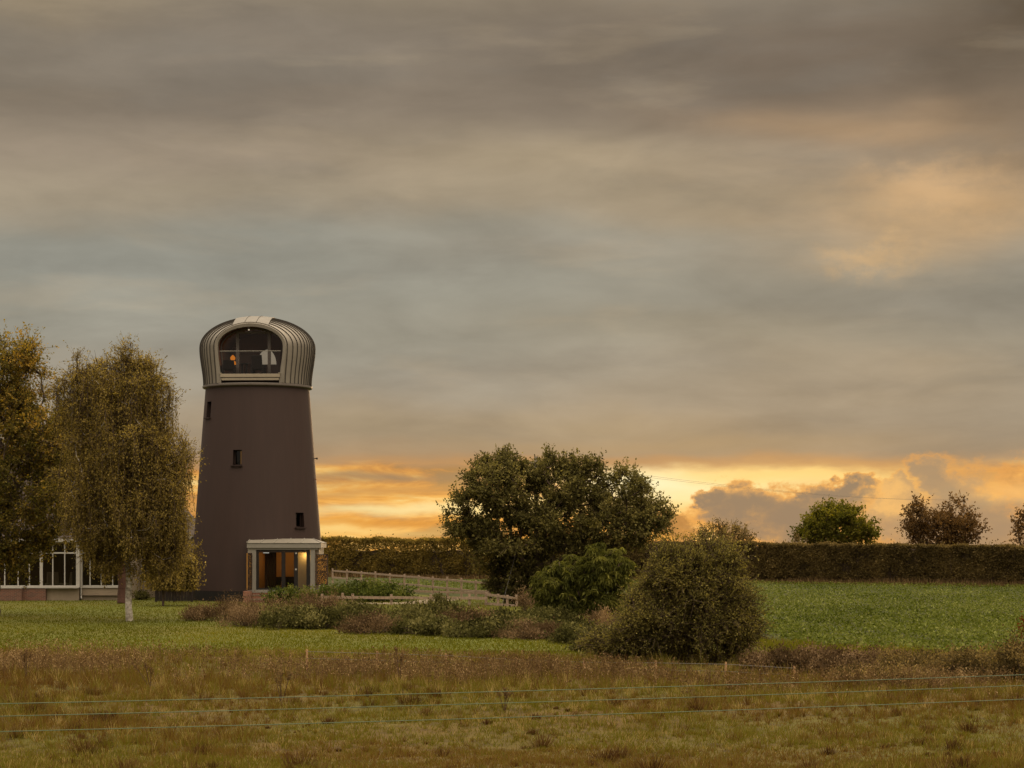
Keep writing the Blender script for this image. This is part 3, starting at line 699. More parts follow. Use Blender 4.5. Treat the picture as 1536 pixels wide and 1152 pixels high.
# ------------------------------------------------------------------ house and sunroom
def build_house():
    H = thing('house', (X(120,129), 129, 0), 'cream rendered house with steep tiled roofs half hidden by trees', 'house'); ox, oy = X(120,129), 129
    def B(m, name, mt, par=None): 
        m.v = [(x-ox, y-oy, z) for x, y, z in m.v]; return m.build(name, mt, par or H)
    xl, xr = -46.0, X(150,125)
    B(MB().box(xl, xr, 125.2, 133, 0, 5.6), 'wall', M_['render'])
    r = MB(); r.poly([(xl-.3,124.7,5.45),(xr+.3,124.7,5.45),(xr+.3,129,9.6),(xl-.3,129,9.6)]); r.poly([(xl-.3,133.4,5.45),(xr+.3,133.4,5.45),(xr+.3,129,9.6),(xl-.3,129,9.6)])
    r.poly([(xr,125.2,5.6),(xr,133,5.6),(xr,129,9.45)]); r.poly([(xl,125.2,5.6),(xl,133,5.6),(xl,129,9.45)])
    rf = B(r, 'roof', M_['tile'])
    gl, gr, ga = X(124,125), X(289,125), X(205,125); za, ze = 7.42, 3.85
    B(MB().prism([(gl+.25,125,0),(gr-.35,125,0),(gr-.35,125,ze+.15),(ga,125,za-.12),(gl+.25,125,ze+.15)], (0,7.5,0)), 'gable_wall', M_['render'])
    g = MB(); g.prism([(gr,124.7,ze-.1),(gr,124.7,ze+.05),(ga,124.7,za+.1),(gl,124.7,ze+.05),(gl,124.7,ze-.1),(ga,124.7,za-.05)], (0,8,0))
    B(g, 'gable_roof', M_['tile'])
    B(MB().bar((ga,124.66,za-.02),(gr-.02,124.66,ze-.12),.06,.26,up=(0,0,1)).bar((ga,124.66,za-.02),(gl,124.66,ze-.12),.06,.26,up=(0,0,1)), 'bargeboard', M_['white'])
    w = B(MB().box(X(212,125),X(213,125),124.94,124.99,1.0,2.3).box(X(230,125),X(231,125),124.94,124.99,1.0,2.3).box(X(212,125),X(231,125),124.94,124.99,2.3,2.36).box(X(212,125),X(231,125),124.94,124.99,.95,1.0), 'window', M_['white'])
    B(MB().quad((X(213,125),124.96,1.0),(X(230,125),124.96,1.0),(X(230,125),124.96,2.3),(X(213,125),124.96,2.3)), 'pane', M_['dglass'], w)

    S = thing('sunroom', (X(110,119), 119, 0), 'white framed glazed sunroom on low rendered and brick walls', 'conservatory'); ox2, oy2 = X(110,119), 119
    def C(m, name, mt, par=None, **k):
        m.v = [(x-ox2, y-oy2, z) for x, y, z in m.v]; return m.build(name, mt, par or S, **k)
    xa, xc, xd = X(-60,119), X(118,119), X(180,119)
    C(MB().box(X(70,119),xc,119,119.25,0,.74).box(xc+.04,xd,119.35,119.6,0,.74), 'low_wall', M_['render'])
    C(MB().box(xa,X(36,119),118.35,119.25,0,.74).box(X(36,119)+.003,X(70,119)-.003,118.75,119.25,0,.74), 'brick_plinth', M_['brick2'])
    C(MB().box(xa,X(36,119)+.04,118.30,119.2,.745,.82).box(X(36,119)+.045,xc+.06,118.70,119.2,.745,.83).box(xc+.065,xd,119.28,119.55,.745,.83), 'sill', M_['white'])
    def run(ms, y, thick):
        for a, b in zip(ms[:-1], ms[1:]):
            x0, x1 = X(a,119), X(b,119)
            f = MB(); f.box(x0-.03,x0+.03,y,y+.09,.83,3.5)
            f.box(x0+.032,x1-.032,y+.01,y+.08,2.79,2.88).box(x0+.032,x1-.032,y+.01,y+.08,.832,.90).box(x0+.032,x1-.032,y+.01,y+.08,3.42,3.5)
            w = C(f, 'window', M_['white'])
            p = MB(); p.quad((x0+.04,y+.05,.9),(x1-.04,y+.05,.9),(x1-.04,y+.05,3.42),(x0+.04,y+.05,3.42)); C(p, 'pane', M_['dglass'], w)
    run([-60,-38,-15,7,27,44,62,79,97,115.5], 119.0, 0); run([121,133,150,167,179], 119.36, 0)
    for bx in ((X(115.5,119)-.05,xc+.06,118.96,119.2),(xd-.1,xd,119.36,119.6),(X(62,119)-.09,X(62,119)+.09,118.97,118.999)): C(MB().box(*bx,.83,3.5), 'corner_post', M_['white'])
    C(MB().box(xa,xc+.2,118.78,118.95,3.5,3.68).box(xc+.203,xd+.2,119.1,119.3,3.5,3.68), 'gutter', M_['white'])
    C(MB().tube([(xc+.10,119.22,3.5),(xc+.10,119.22,.25),(xc+.16,119.05,.12)], .045, 8), 'downpipe', M_['white'])
    C(MB().poly([(xa,118.8,3.69),(xd+.25,118.8,3.69),(xd+.25,125.15,5.4),(xa,125.15,5.4)]), 'roof', M_['tile'])
    C(MB().box(xd-.02,xd+.18,119.62,125.15,0,3.6), 'side_wall', M_['render'])
    C(MB().quad((xa,124,.0),(xd,124,0),(xd,124,4.6),(xa,124,4.6)).quad((xa,119.2,.3),(xd,119.2,.3),(xd,124,.3),(xa,124,.3)), 'room_lining', M_['curtain'])
    C(MB().box(X(106,119),X(113,119),119.4,119.6,.9,3.3).box(X(14,119),X(20,119),119.4,119.6,.9,3.3), 'curtain', M_['dark'])
    for px, lb in ((75,'cream armchair behind the sunroom glass, left of the two'), (98,'cream armchair behind the sunroom glass, beside the dark curtain')):
        q = thing('lounge_chair', (X(px,119)-.2,121,.303), lb, 'chair', 'armchairs in the sunroom', rz=R(25 if px < 80 else -30))
        MB().box(-.38,.38,-.35,.35,.25,.48).build('seat', M_['cream'], q, bevel=.04); MB().prism([(-.38,.3,.3),(.38,.3,.3),(.34,.42,1.35),(-.34,.42,1.35)],(0,.12,0)).build('backrest', M_['cream'], q, bevel=.04)
        for s in (-1,1): MB().box(s*.44-.07,s*.44+.07,-.35,.35,.1,.68).build('armrest', M_['cream'], q, bevel=.03)
        for sx in (-1,1):
            for sy in (-1,1): MB().box(sx*.32-.03,sx*.32+.03,sy*.28-.03,sy*.28+.03,0,.26).build('leg', M_['dark'], q)
    # black boarded fence between house and mill
    Fn = thing('boarded_fence', (X(262,116.8),116.8,0), 'tall black boarded garden fence beside the foot of the mill', 'fence')
    x0, x1 = X(234,116.8)-X(262,116.8), X(289.5,116.8)-X(262,116.8)
    n = 12; m = MB()
    for i in range(n): a = x0+(x1-x0)*i/n; m.box(a+.006,a+(x1-x0)/n-.006,.0,.03,.05,2.2+.02*((i*7)%3))
    m.build('board_panel', M_['fenceblack'], Fn)
    MB().box(x0,x1,-.06,-.003,.85,.97).box(x0,x1,.032,.08,1.8,1.9).build('rail', M_['fenceblack'], Fn)
    for a in (x0+.02, (x0+x1)/2, x1-.05): MB().box(a-.06,a+.06,-.14,-.062,0,2.3).build('post', M_['fenceblack'], Fn)
build_house()

# ------------------------------------------------------------------ trees, shrubs, hedges
LF = {}
LF['birch'] = leafmat('birch_leaf', [(.075,.058,.018), (.215,.160,.048), (.38,.285,.078)], .40)
LF['autumn'] = leafmat('autumn_leaf', [(.055,.052,.014), (.165,.130,.034), (.33,.205,.045)], .40)
LF['oak'] = leafmat('hawthorn_leaf', [(.038,.034,.013), (.112,.098,.033), (.225,.185,.060)], .32)
LF['droop'] = leafmat('drooping_leaf', [(.026,.028,.008), (.074,.075,.018), (.160,.150,.036)], .35)
LF['bush'] = leafmat('willow_leaf', [(.042,.038,.013), (.140,.119,.036), (.270,.220,.062)], .36)
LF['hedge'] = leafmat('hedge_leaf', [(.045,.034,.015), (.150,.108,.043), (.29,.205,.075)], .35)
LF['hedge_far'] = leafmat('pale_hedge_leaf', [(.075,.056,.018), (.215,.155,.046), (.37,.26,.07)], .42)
LF['laurel'] = leafmat('laurel_leaf', [(.028,.036,.010), (.072,.088,.020), (.150,.155,.040)], .30)
LF['bramble'] = leafmat('bramble_leaf', [(.020,.019,.007), (.070,.066,.022), (.165,.145,.056)], .3)
LF['brown'] = leafmat('dead_stem', [(.042,.027,.014), (.118,.078,.042), (.235,.162,.090)], .3)
LF['russet'] = leafmat('russet_leaf', [(.045,.028,.013), (.100,.060,.025), (.185,.105,.038)], .4)
LF['plume'] = leafmat('dry_plume', [(.12,.075,.035), (.21,.14,.07), (.30,.21,.11)], .3)
LF['farg'] = leafmat('field_tree_leaf', [(0.043, 0.045, 0.010), (0.106, 0.100, 0.018), (0.188, 0.156, 0.027)], .42)
LF['red'] = leafmat('red_leaf', [(.03,.010,.006), (.065,.018,.010), (.10,.03,.014)], .4)
LF['twig'] = leafmat('twig', [(.05,.036,.024), (.09,.065,.045)], .05)

def skeleton(rng, base, height_split, clumps, r_tip, lean=(0,0)):
    """connect clump centres to a trunk: returns branch tubes"""
    nodes = [Vector(base)]; par = [-1]
    for i in range(1, 5):
        p = Vector(base) + Vector((lean[0]*i/4, lean[1]*i/4, height_split*i/4)) + Vector((rng.normal()*.04*height_split*.3, rng.normal()*.04*height_split*.3, 0))
        nodes.append(p); par.append(len(nodes)-2)
    nt = len(nodes); origin = nodes[-1]
    order = sorted(range(len(clumps)), key=lambda i: (Vector(clumps[i])-origin).length)
    arr = [np.array(n) for n in nodes]
    od = [0.0 if i == nt-1 else 6.0 for i in range(nt)]; od[nt-2] = .6; od[nt-3] = 1.6
    leaf_of = {}
    for ci in order:
        c = np.array(clumps[ci]); A = np.array(arr); dd = np.linalg.norm(A-c, axis=1)
        dz = np.maximum(A[:,2]-c[2], 0)
        cost = dd + .45*np.array(od) + .8*dz
        j = int(np.argmin(cost)); nodes.append(Vector(c)); par.append(j); arr.append(c); od.append(od[j]+dd[j]); leaf_of[ci] = len(nodes)-1
    w = [0.0]*len(nodes)
    for i in range(len(nodes)-1, 0, -1):
        w[i] += 1.0; w[par[i]] += w[i]
    return nodes, par, w, leaf_of

def tree(name, label, cat, base, lobes, n, split, leaf, lsize, per, bark, tr, seed, group=None, twig_len=.9, up=.35, shade_bias=0.0, lean=(0,0), weep=0, wl=.30, shell=.5, aspect=.6, zmin=None, extra=None):
    rng = np.random.default_rng(seed); T = thing(name, base, label, cat, group)
    b = np.array(base, float)
    vol = np.array([(l[3]*l[4]*l[5])**.7 for l in lobes]); vol /= vol.sum(); cl = []; dr = []; ls = []
    while len(cl) < n:
        i = rng.choice(len(lobes), p=vol); l = lobes[i]
        d = rng.normal(size=3); d /= np.linalg.norm(d); r = rng.random()**(1/3*shell)
        r *= .70+.62*float(fbm(np.array([d[0]*2.1+d[1]*1.3+i*3.7+seed]), np.array([d[2]*2.1-d[1]*1.1+i*1.9]), 3)[0])
        p = np.array(l[:3]) + d*np.array(l[3:6])*r
        if zmin is not None and p[2] < zmin+b[2]: continue
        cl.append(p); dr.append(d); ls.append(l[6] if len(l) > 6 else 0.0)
    if extra:
        for p, d in extra: cl.append(np.array(p, float)); dr.append(np.array(d, float)); ls.append(0.0)
    cl = np.array(cl); dr = np.array(dr); ls = np.array(ls)
    nodes, par, w, leaf_of = skeleton(rng, base, split, cl, .01, lean)
    m = MB(); wt = w[0]
    for i in range(1, len(nodes)):
        a = nodes[par[i]]-Vector(base); c = nodes[i]-Vector(base); L = (c-a).length
        ra = tr*max(.03, (w[par[i]]/wt))**.5 if par[i] > 0 else tr*1.18; rc = tr*max(.012, (w[i]/wt))**.5
        ra = min(ra, rc*1.5+.004) if i > 5 else ra
        k = 9 if i < 6 else (6 if rc > .05 else 4)
        mid = a.lerp(c, .5) + Vector(rng.normal(size=3))*L*.06 + Vector((0,0,-.04*L if i > 5 else 0))
        m.tube([a, a.lerp(mid,.55)+Vector(rng.normal(size=3))*L*.02, mid, c], [ra, ra*.8+rc*.2, (ra+rc)/2, rc], k, cap=False)
    m.build('trunk', bark, T, smooth=True)
    # twigs then leaves
    nt = max(3, int(per/9)); N = len(cl)
    tb = np.repeat(cl, nt, 0); td = np.repeat(dr, nt, 0)*.75 + rng.normal(size=(N*nt,3))*.75 + np.array([0,0,up]); td = norm(td)
    tl = twig_len*rng.uniform(.35,1.25,size=N*nt); tclump = np.repeat(np.arange(N), nt)
    tb = tb + rng.normal(size=tb.shape)*.10*twig_len
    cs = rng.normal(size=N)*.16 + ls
    segs0 = [tb]; segs1 = [tb+td*tl[:,None]]
    lp = []; la = []; lsd = []
    kk = max(3, int(per/nt))
    s = rng.uniform(.15, 1.05, size=(N*nt, kk))
    p = tb[:,None,:] + td[:,None,:]*(tl[:,None]*s)[:,:,None] + rng.normal(size=(N*nt,kk,3))*.05*twig_len
    a = td[:,None,:]*.6 + rng.normal(size=p.shape)*.7 + np.array([0,0,-.15])
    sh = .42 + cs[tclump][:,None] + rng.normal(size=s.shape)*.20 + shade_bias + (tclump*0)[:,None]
    lp.append(p.reshape(-1,3)); la.append(a.reshape(-1,3)); lsd.append(sh.ravel())
    if weep:
        ns = weep; q = np.repeat(np.arange(N), ns); M2 = len(q)
        st = cl[q] + rng.normal(size=(M2,3))*np.array([.22,.22,.2])
        ln = rng.uniform(.5,1.0,size=M2)*np.clip((st[:,2]-b[2])*wl, .4, 2.4)
        dx = dr[q]*np.array([.05,.05,0])*ln[:,None] + rng.normal(size=(M2,3))*np.array([.07,.07,0])*ln[:,None]
        ks = 22; s = np.linspace(.05,1,ks)[None,:]*np.ones((M2,1)) + rng.normal(size=(M2,ks))*.02
        p = st[:,None,:] + dx[:,None,:]*(np.sqrt(np.clip(s,0,2)))[:,:,None] + np.array([0,0,-1.])*(s*ln[:,None])[:,:,None]
        p = p + rng.normal(size=p.shape)*.045
        a = np.array([0,0,-1.]) + rng.normal(size=p.shape)*.55
        keep = (rng.random(p.shape[:2]) < .82) & (p[...,2] > b[2]+.9)
        sh = .42 + cs[q][:,None] + rng.normal(size=s.shape)*.18 + shade_bias
        lp.append(p[keep]); la.append(a[keep]); lsd.append(sh[keep])
        segs0.append(st); segs1.append(st + dx + np.array([0,0,-1.])*ln[:,None])
    p0 = np.concatenate(segs0)-b; p1 = np.concatenate(segs1)-b
    raw_quads('twigs', ribbon_quads(p0, p1, .022, .008, rng), rng.random(len(p0)), LF['twig'], T)
    lp = np.concatenate(lp)-b; la = np.concatenate(la); lsd = np.clip(np.concatenate(lsd), 0, 1)
    sz = lsize*rng.uniform(.6,1.35,size=len(lp))
    raw_quads('crown', leaf_quads(lp, la, sz, aspect, rng), lsd, LF[leaf], T)
    return T
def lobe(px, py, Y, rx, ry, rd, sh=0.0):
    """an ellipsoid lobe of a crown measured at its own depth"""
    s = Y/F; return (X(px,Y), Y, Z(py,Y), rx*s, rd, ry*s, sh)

# birch on the lawn
YB = 91.0
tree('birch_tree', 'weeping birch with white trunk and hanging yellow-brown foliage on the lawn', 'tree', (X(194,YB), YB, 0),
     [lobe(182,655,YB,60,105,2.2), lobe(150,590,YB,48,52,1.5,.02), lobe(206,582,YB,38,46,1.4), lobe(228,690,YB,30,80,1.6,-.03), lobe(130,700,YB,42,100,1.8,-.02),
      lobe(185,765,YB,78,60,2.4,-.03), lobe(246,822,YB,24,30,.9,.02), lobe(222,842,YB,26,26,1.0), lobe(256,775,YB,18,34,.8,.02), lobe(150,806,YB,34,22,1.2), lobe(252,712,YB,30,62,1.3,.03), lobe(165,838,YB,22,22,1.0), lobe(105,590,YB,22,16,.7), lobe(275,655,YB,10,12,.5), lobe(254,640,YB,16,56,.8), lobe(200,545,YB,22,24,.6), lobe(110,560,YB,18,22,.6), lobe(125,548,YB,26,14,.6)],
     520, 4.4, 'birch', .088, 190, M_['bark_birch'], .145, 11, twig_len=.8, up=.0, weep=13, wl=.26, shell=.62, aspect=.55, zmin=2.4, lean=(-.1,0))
YA = 97.0
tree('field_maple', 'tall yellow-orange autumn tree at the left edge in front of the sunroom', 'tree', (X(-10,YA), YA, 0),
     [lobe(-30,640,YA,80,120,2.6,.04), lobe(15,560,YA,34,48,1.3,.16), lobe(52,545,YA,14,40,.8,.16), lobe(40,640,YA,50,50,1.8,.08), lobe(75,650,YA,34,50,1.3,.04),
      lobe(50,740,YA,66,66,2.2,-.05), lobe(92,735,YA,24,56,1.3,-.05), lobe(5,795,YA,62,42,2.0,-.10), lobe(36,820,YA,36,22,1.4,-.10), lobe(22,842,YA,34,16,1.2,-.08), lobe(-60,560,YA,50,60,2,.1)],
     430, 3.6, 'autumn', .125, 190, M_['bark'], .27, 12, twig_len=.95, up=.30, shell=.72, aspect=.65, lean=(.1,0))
YD = 114.0
tree('dark_trunk_tree', 'tree with a stout dark red-brown trunk behind the birch', 'tree', (X(183,YD), YD, 0),
     [lobe(165,720,YD,60,60,2), lobe(200,750,YD,36,56,2), lobe(130,770,YD,34,50,1.5)], 70, 3.4, 'birch', .13, 90, M_['bark_red'], .25, 13, twig_len=1.0, shade_bias=-.12, zmin=2.2)
tree('weeping_shrub', 'drooping shrub hanging against the black boarded fence', 'shrub', (X(245,110), 110, 0),
     [lobe(248,852,110,24,22,.8), lobe(272,856,110,18,22,.8), lobe(292,834,110,8,22,.5)], 46, 1.6, 'birch', .11, 70, M_['bark'], .06, 14, twig_len=.5, weep=16, wl=.75, shade_bias=-.05, zmin=1.2)

# big hawthorn by the rails
YH = 113.0
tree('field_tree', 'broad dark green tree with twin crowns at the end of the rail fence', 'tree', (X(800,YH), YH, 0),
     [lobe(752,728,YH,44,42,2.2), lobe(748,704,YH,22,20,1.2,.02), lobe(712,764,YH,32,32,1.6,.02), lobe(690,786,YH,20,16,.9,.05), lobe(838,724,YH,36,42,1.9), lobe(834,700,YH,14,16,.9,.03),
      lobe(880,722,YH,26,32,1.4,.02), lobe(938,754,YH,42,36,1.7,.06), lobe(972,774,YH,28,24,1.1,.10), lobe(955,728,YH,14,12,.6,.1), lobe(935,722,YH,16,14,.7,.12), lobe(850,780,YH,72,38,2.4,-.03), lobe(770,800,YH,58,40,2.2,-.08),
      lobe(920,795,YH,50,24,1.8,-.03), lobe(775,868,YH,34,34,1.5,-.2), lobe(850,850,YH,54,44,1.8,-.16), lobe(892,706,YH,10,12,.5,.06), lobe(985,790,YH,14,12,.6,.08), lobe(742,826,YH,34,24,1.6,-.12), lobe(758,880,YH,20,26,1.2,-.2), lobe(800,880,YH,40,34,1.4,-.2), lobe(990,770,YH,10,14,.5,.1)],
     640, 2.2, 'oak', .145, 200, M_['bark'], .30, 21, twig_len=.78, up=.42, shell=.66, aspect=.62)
YC = 98.0
def droop_shrub():
    """whorls of long leaves hanging like shuttlecocks"""
    base = (X(872,YC), YC, 0); rng = np.random.default_rng(31)
    T = thing('ivy_shrub', base, 'bright green shrub with drooping whorled leaves in front of the broad tree', 'shrub')
    b = np.array(base); c = []
    for px, py, rx, ry, rd in ((872,880,58,54,1.3), (905,858,42,44,1.1), (840,888,40,44,1.1), (893,915,40,26,1.2), (850,912,34,22,1.1)):
        l = lobe(px,py,YC,rx,ry,rd)
        for i in range(85):
            d = rng.normal(size=3); d /= np.linalg.norm(d); c.append(np.array(l[:3])+d*np.array(l[3:6])*rng.random()**.22)
    c = np.array(c); c = c[c[:,2] > .15]
    nodes, par, w, lo_ = skeleton(rng, base, .7, c, .01)
    m = MB()
    for i in range(1, len(nodes)):
        a = nodes[par[i]]-Vector(base); e = nodes[i]-Vector(base); rr = .14*(w[i]/w[0])**.5
        m.tube([a, a.lerp(e,.5)+Vector((0,0,.08)), e], [max(.012, rr), max(.010, rr), max(.008, rr*.8)], 5, cap=False)
    m.build('trunk', M_['bark'], T, smooth=True)
    k = 34; q = np.repeat(np.arange(len(c)), k); n = len(q); t = rng.uniform(0, 2*np.pi, n); el = rng.uniform(-.9,.35,n)
    d = np.stack([np.cos(t)*np.cos(el), np.sin(t)*np.cos(el), np.sin(el)], 1)
    p = c[q] + rng.normal(size=(n,3))*.05; L = rng.uniform(.16,.36,n)
    Q1 = leaf_quads(p-b, d, L, .26, rng); Q2 = leaf_quads(p-b+d*L[:,None]*.9, d*.6+np.array([0,0,-.9]), L*.8, .28, rng)
    sh = np.clip(.45 + (rng.normal(size=len(c))*.18)[q] + rng.normal(size=n)*.15 + .3*el, 0, 1)
    raw_quads('crown', np.concatenate([Q1,Q2]), np.concatenate([sh,sh]), LF['droop'], T)
droop_shrub()
YS = 61.5
tree('willow_bush', 'large rounded olive-green bush between the thicket and the crop field', 'bush', (X(1035,YS), YS, 0),
     [lobe(1036,880,YS,60,46,1.2), lobe(1010,858,YS,32,30,.9,.02), lobe(1062,856,YS,36,34,.9,.03), lobe(972,934,YS,34,30,.9,-.03), lobe(1085,900,YS,42,48,1.0), lobe(985,925,YS,46,44,1.1,-.05), lobe(1050,935,YS,66,48,1.2,.02),
      lobe(952,964,YS,60,28,.9,-.08), lobe(925,975,YS,30,16,.6,-.1), lobe(1090,950,YS,32,42,.9,.10), lobe(1110,930,YS,22,34,.7,.02)],
     420, 1.1, 'bush', .07, 300, M_['bark'], .10, 41, twig_len=.62, up=.35, shell=.75, aspect=.55)
# trees beyond the hedge
def far_base(px, Y): return (X(px,Y), Y, float(gz(X(px,Y), Y)))
tree('field_oak', 'round green tree standing alone beyond the long hedge', 'tree', far_base(1258,215),
     [lobe(1256,790,215,42,28,2.8), lobe(1255,772,215,24,14,1.6), lobe(1290,798,215,22,14,1.6), lobe(1222,800,215,22,16,1.6)], 170, 1.9, 'farg', .28, 130, M_['bark'], .26, 51, twig_len=1.15, up=.3, group=None, shell=.7)
tree('autumn_oak', 'round russet-brown tree beyond the hedge, the taller of the two in the field', 'tree', far_base(1416,215),
     [lobe(1388,786,215,30,28,2.2), lobe(1432,780,215,30,28,2.2), lobe(1416,800,215,46,20,2.4), lobe(1462,795,215,14,10,1.1)], 140, 1.6, 'russet', .26, 90, M_['bark'], .26, 52, twig_len=1.3, up=.3, shell=.75)
tree('hedge_tree', 'russet tree cut off by the right edge of the picture beyond the hedge', 'tree', far_base(1545,205),
     [lobe(1545,796,205,22,28,2.0), lobe(1560,780,205,22,24,2)], 60, 1.8, 'russet', .24, 70, M_['bark'], .2, 53, twig_len=1.1, shell=.75)
tree('thorn_bush', 'dark spiky-topped bush showing over the hedge beside the broad tree', 'bush', far_base(1085,190),
     [lobe(1085,812,190,38,22,1.8), lobe(1070,806,190,22,14,1.2), lobe(1105,808,190,20,14,1.2)], 70, 1.2, 'hedge', .17, 90, M_['bark'], .12, 54, twig_len=1.0, up=.6, shell=.6)
tree('hedge_sapling', 'thin yellow-leaved saplings showing above the hedge right of the broad tree', 'sapling', far_base(1015,186),
     [lobe(1015,812,186,34,9,1.0,.15)], 26, 1.2, 'autumn', .15, 26, M_['bark'], .05, 55, twig_len=.9, up=.8, shell=.9)
MBx = MB().tube([(0,0,0),(.03,0,2.2),(0,0,3.1)], [.10,.09,.07], 7)
o = thing('stump', far_base(1195,188), 'short dark leafy stump poking above the hedge left of the green tree', 'stump'); MBx.build('trunk', M_['bark'], o)
rng = np.random.default_rng(5); pp = rng.normal(size=(240,3))*np.array([.16,.16,.34])+np.array([0,0,3.15+.35]); raw_quads('crown', leaf_quads(pp, rng.normal(size=pp.shape), rng.uniform(.1,.2,240), .6, rng), rng.random(240)*.6, LF['hedge'], o)

def hedge(name, label, A, Bp, hA, hB, thick, n, leaf, lsize, seed, core=.7, gap=0.0):
    rng = np.random.default_rng(seed); A = np.array(A); Bp = np.array(Bp); d = Bp-A; L = np.linalg.norm(d); d /= L; nrm = np.array([d[1],-d[0]])
    if nrm[1] > 0: nrm = -nrm                        # towards the viewer
    c = (A+Bp)/2; T = thing(name, (c[0], c[1], 0), label, 'hedge')
    s = rng.random(n)*L; face = rng.random(n); h = hA+(hB-hA)*s/L
    h = h*(1+.05*(fbm(s*.35, s*0+seed, 3)-.5)*2) + .22*(fbm(s*1.7, s*0+seed+3, 2)-.5) + np.where(rng.random(n) < .03, rng.exponential(.16, n), 0)
    dep = rng.exponential(.13, n); t = np.where(face < .66, 0, np.where(face < .9, 1, 2))
    z = np.where(t == 1, h-dep*.8, h*rng.random(n)**.85); y = np.where(t == 0, thick/2-dep, np.where(t == 1, (rng.random(n)-.5)*thick, -thick/2+dep))
    y = y + np.where(t == 1, 0, .30*(fbm(s*.5, z*.7+seed, 3)-.5)*np.sign(y))
    y = y*(1-.10*(z/h)) * np.where(z < .5, .8, 1)
    clump = fbm(s*1.1+4, z*1.1+y*.7, 3)
    keep = (clump > .34) | (rng.random(n) < .25)
    if gap: keep &= ~((z > h*.62) & (fbm(s*.45+50, z*1.1, 3) < .56) & (rng.random(n) < gap))
    p = np.stack([A[0]+d[0]*s+nrm[0]*y-c[0], A[1]+d[1]*s+nrm[1]*y-c[1], z + gz(A[0]+d[0]*s, A[1]+d[1]*s)], 1)[keep]
    shd = np.clip(.15+.75*(clump-.3)+.13*rng.normal(size=n)+.18*(fbm(s*.12, s*0+9, 2)-.5), 0, 1)[keep]
    a = rng.normal(size=p.shape)*.8 + np.array([nrm[0]*.4, nrm[1]*.4, .25])
    raw_quads('foliage', leaf_quads(p, a, lsize*rng.uniform(.6,1.4,len(p)), .62, rng), shd, LF[leaf], T)
    ns = int(L*9); s = rng.random(ns)*L; y = (rng.random(ns)-.5)*thick*.8; hh = (hA+(hB-hA)*s/L)
    g0 = np.stack([A[0]+d[0]*s+nrm[0]*y-c[0], A[1]+d[1]*s+nrm[1]*y-c[1], np.zeros(ns)], 1)
    g1 = g0 + rng.normal(size=g0.shape)*np.array([.25,.25,0]) + np.stack([0*s,0*s,hh*rng.uniform(.75,1.04,ns)], 1)
    raw_quads('stems', ribbon_quads(g0, g1, .05, .015, rng), rng.random(ns), LF['twig'], T)
    m = MB(); k = 60; w = thick*.26
    rows = []
    for i in range(k+1):
        s = L*i/k; h = (hA+(hB-hA)*i/k)*core*(1+.06*math.sin(i*2.3)); q = A+d*s-c
        rows.append([(q[0]+nrm[0]*w, q[1]+nrm[1]*w, 0), (q[0]+nrm[0]*w, q[1]+nrm[1]*w, h), (q[0]-nrm[0]*w, q[1]-nrm[1]*w, h), (q[0]-nrm[0]*w, q[1]-nrm[1]*w, 0)])
    m.grid(rows).build('woody_core', M_['bark'], T)
def hl(t): return (-16.5+54.9*t, 185-35*t)
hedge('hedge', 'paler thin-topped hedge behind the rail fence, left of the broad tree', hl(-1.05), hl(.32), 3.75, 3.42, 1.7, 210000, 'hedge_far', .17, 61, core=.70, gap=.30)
hedge('hedge', 'long dark clipped hedge along the far side of the crop field', hl(.325), hl(1.45), 3.42, 2.68, 1.8, 230000, 'hedge', .15, 62, core=.93)

def shrub(name, label, cat, px, py, Y, wpx, hpx, dep, leaf, lsize, n, seed, group=None, up=.4, spiky=0.0, aspect=.55, bias=0.0):
    """low bush: stems from the root and leaves through its volume; (px,py) is its foot"""
    rng = np.random.default_rng(seed); s_ = Y/F; rx = wpx*s_/2; h = hpx*s_
    b = (X(px,Y), Y, float(gz(X(px,Y), Y))); T = thing(name, b, label, cat, group)
    nc = max(12, n//150); t = rng.uniform(0, 2*np.pi, nc); rr = np.sqrt(rng.random(nc)); zt = rng.random(nc)**.7
    env = np.sqrt(np.clip(1-rr**2*.9, 0, 1))
    c = np.stack([rx*rr*np.cos(t), dep*rr*np.sin(t), h*(.12+.86*zt*env)], 1)
    c[:,2] *= .8+.4*rng.random(nc)
    m = MB()
    for i in range(nc):
        e = Vector(c[i]); f = Vector((c[i][0]*.35, c[i][1]*.35, 0)); m.tube([f, f.lerp(e,.5)+Vector((0,0,h*.08)), e], [.018,.013,.006], 3, cap=False)
    m.build('stems', M_['bark'], T)
    k = n//nc; q = np.repeat(np.arange(nc), k)
    p = c[q] + rng.normal(size=(len(q),3))*np.array([rx*.09+.09, dep*.09+.09, h*.10+.05]); p[:,2] = np.abs(p[:,2])
    p[:,2] += spiky*np.abs(rng.normal(size=len(q)))*h*.5*(rng.random(len(q)) < .35)
    a = rng.normal(size=p.shape)*.8 + np.array([0,0,up]) + np.array([0,0,1.6])*spiky
    sh = np.clip(.45+bias+(rng.normal(size=nc)*.26)[q]+rng.normal(size=len(q))*.16, 0, 1)
    raw_quads('foliage', leaf_quads(p, a, lsize*rng.uniform(.6,1.4,len(q)), aspect, rng), sh, LF[leaf], T)
    return T
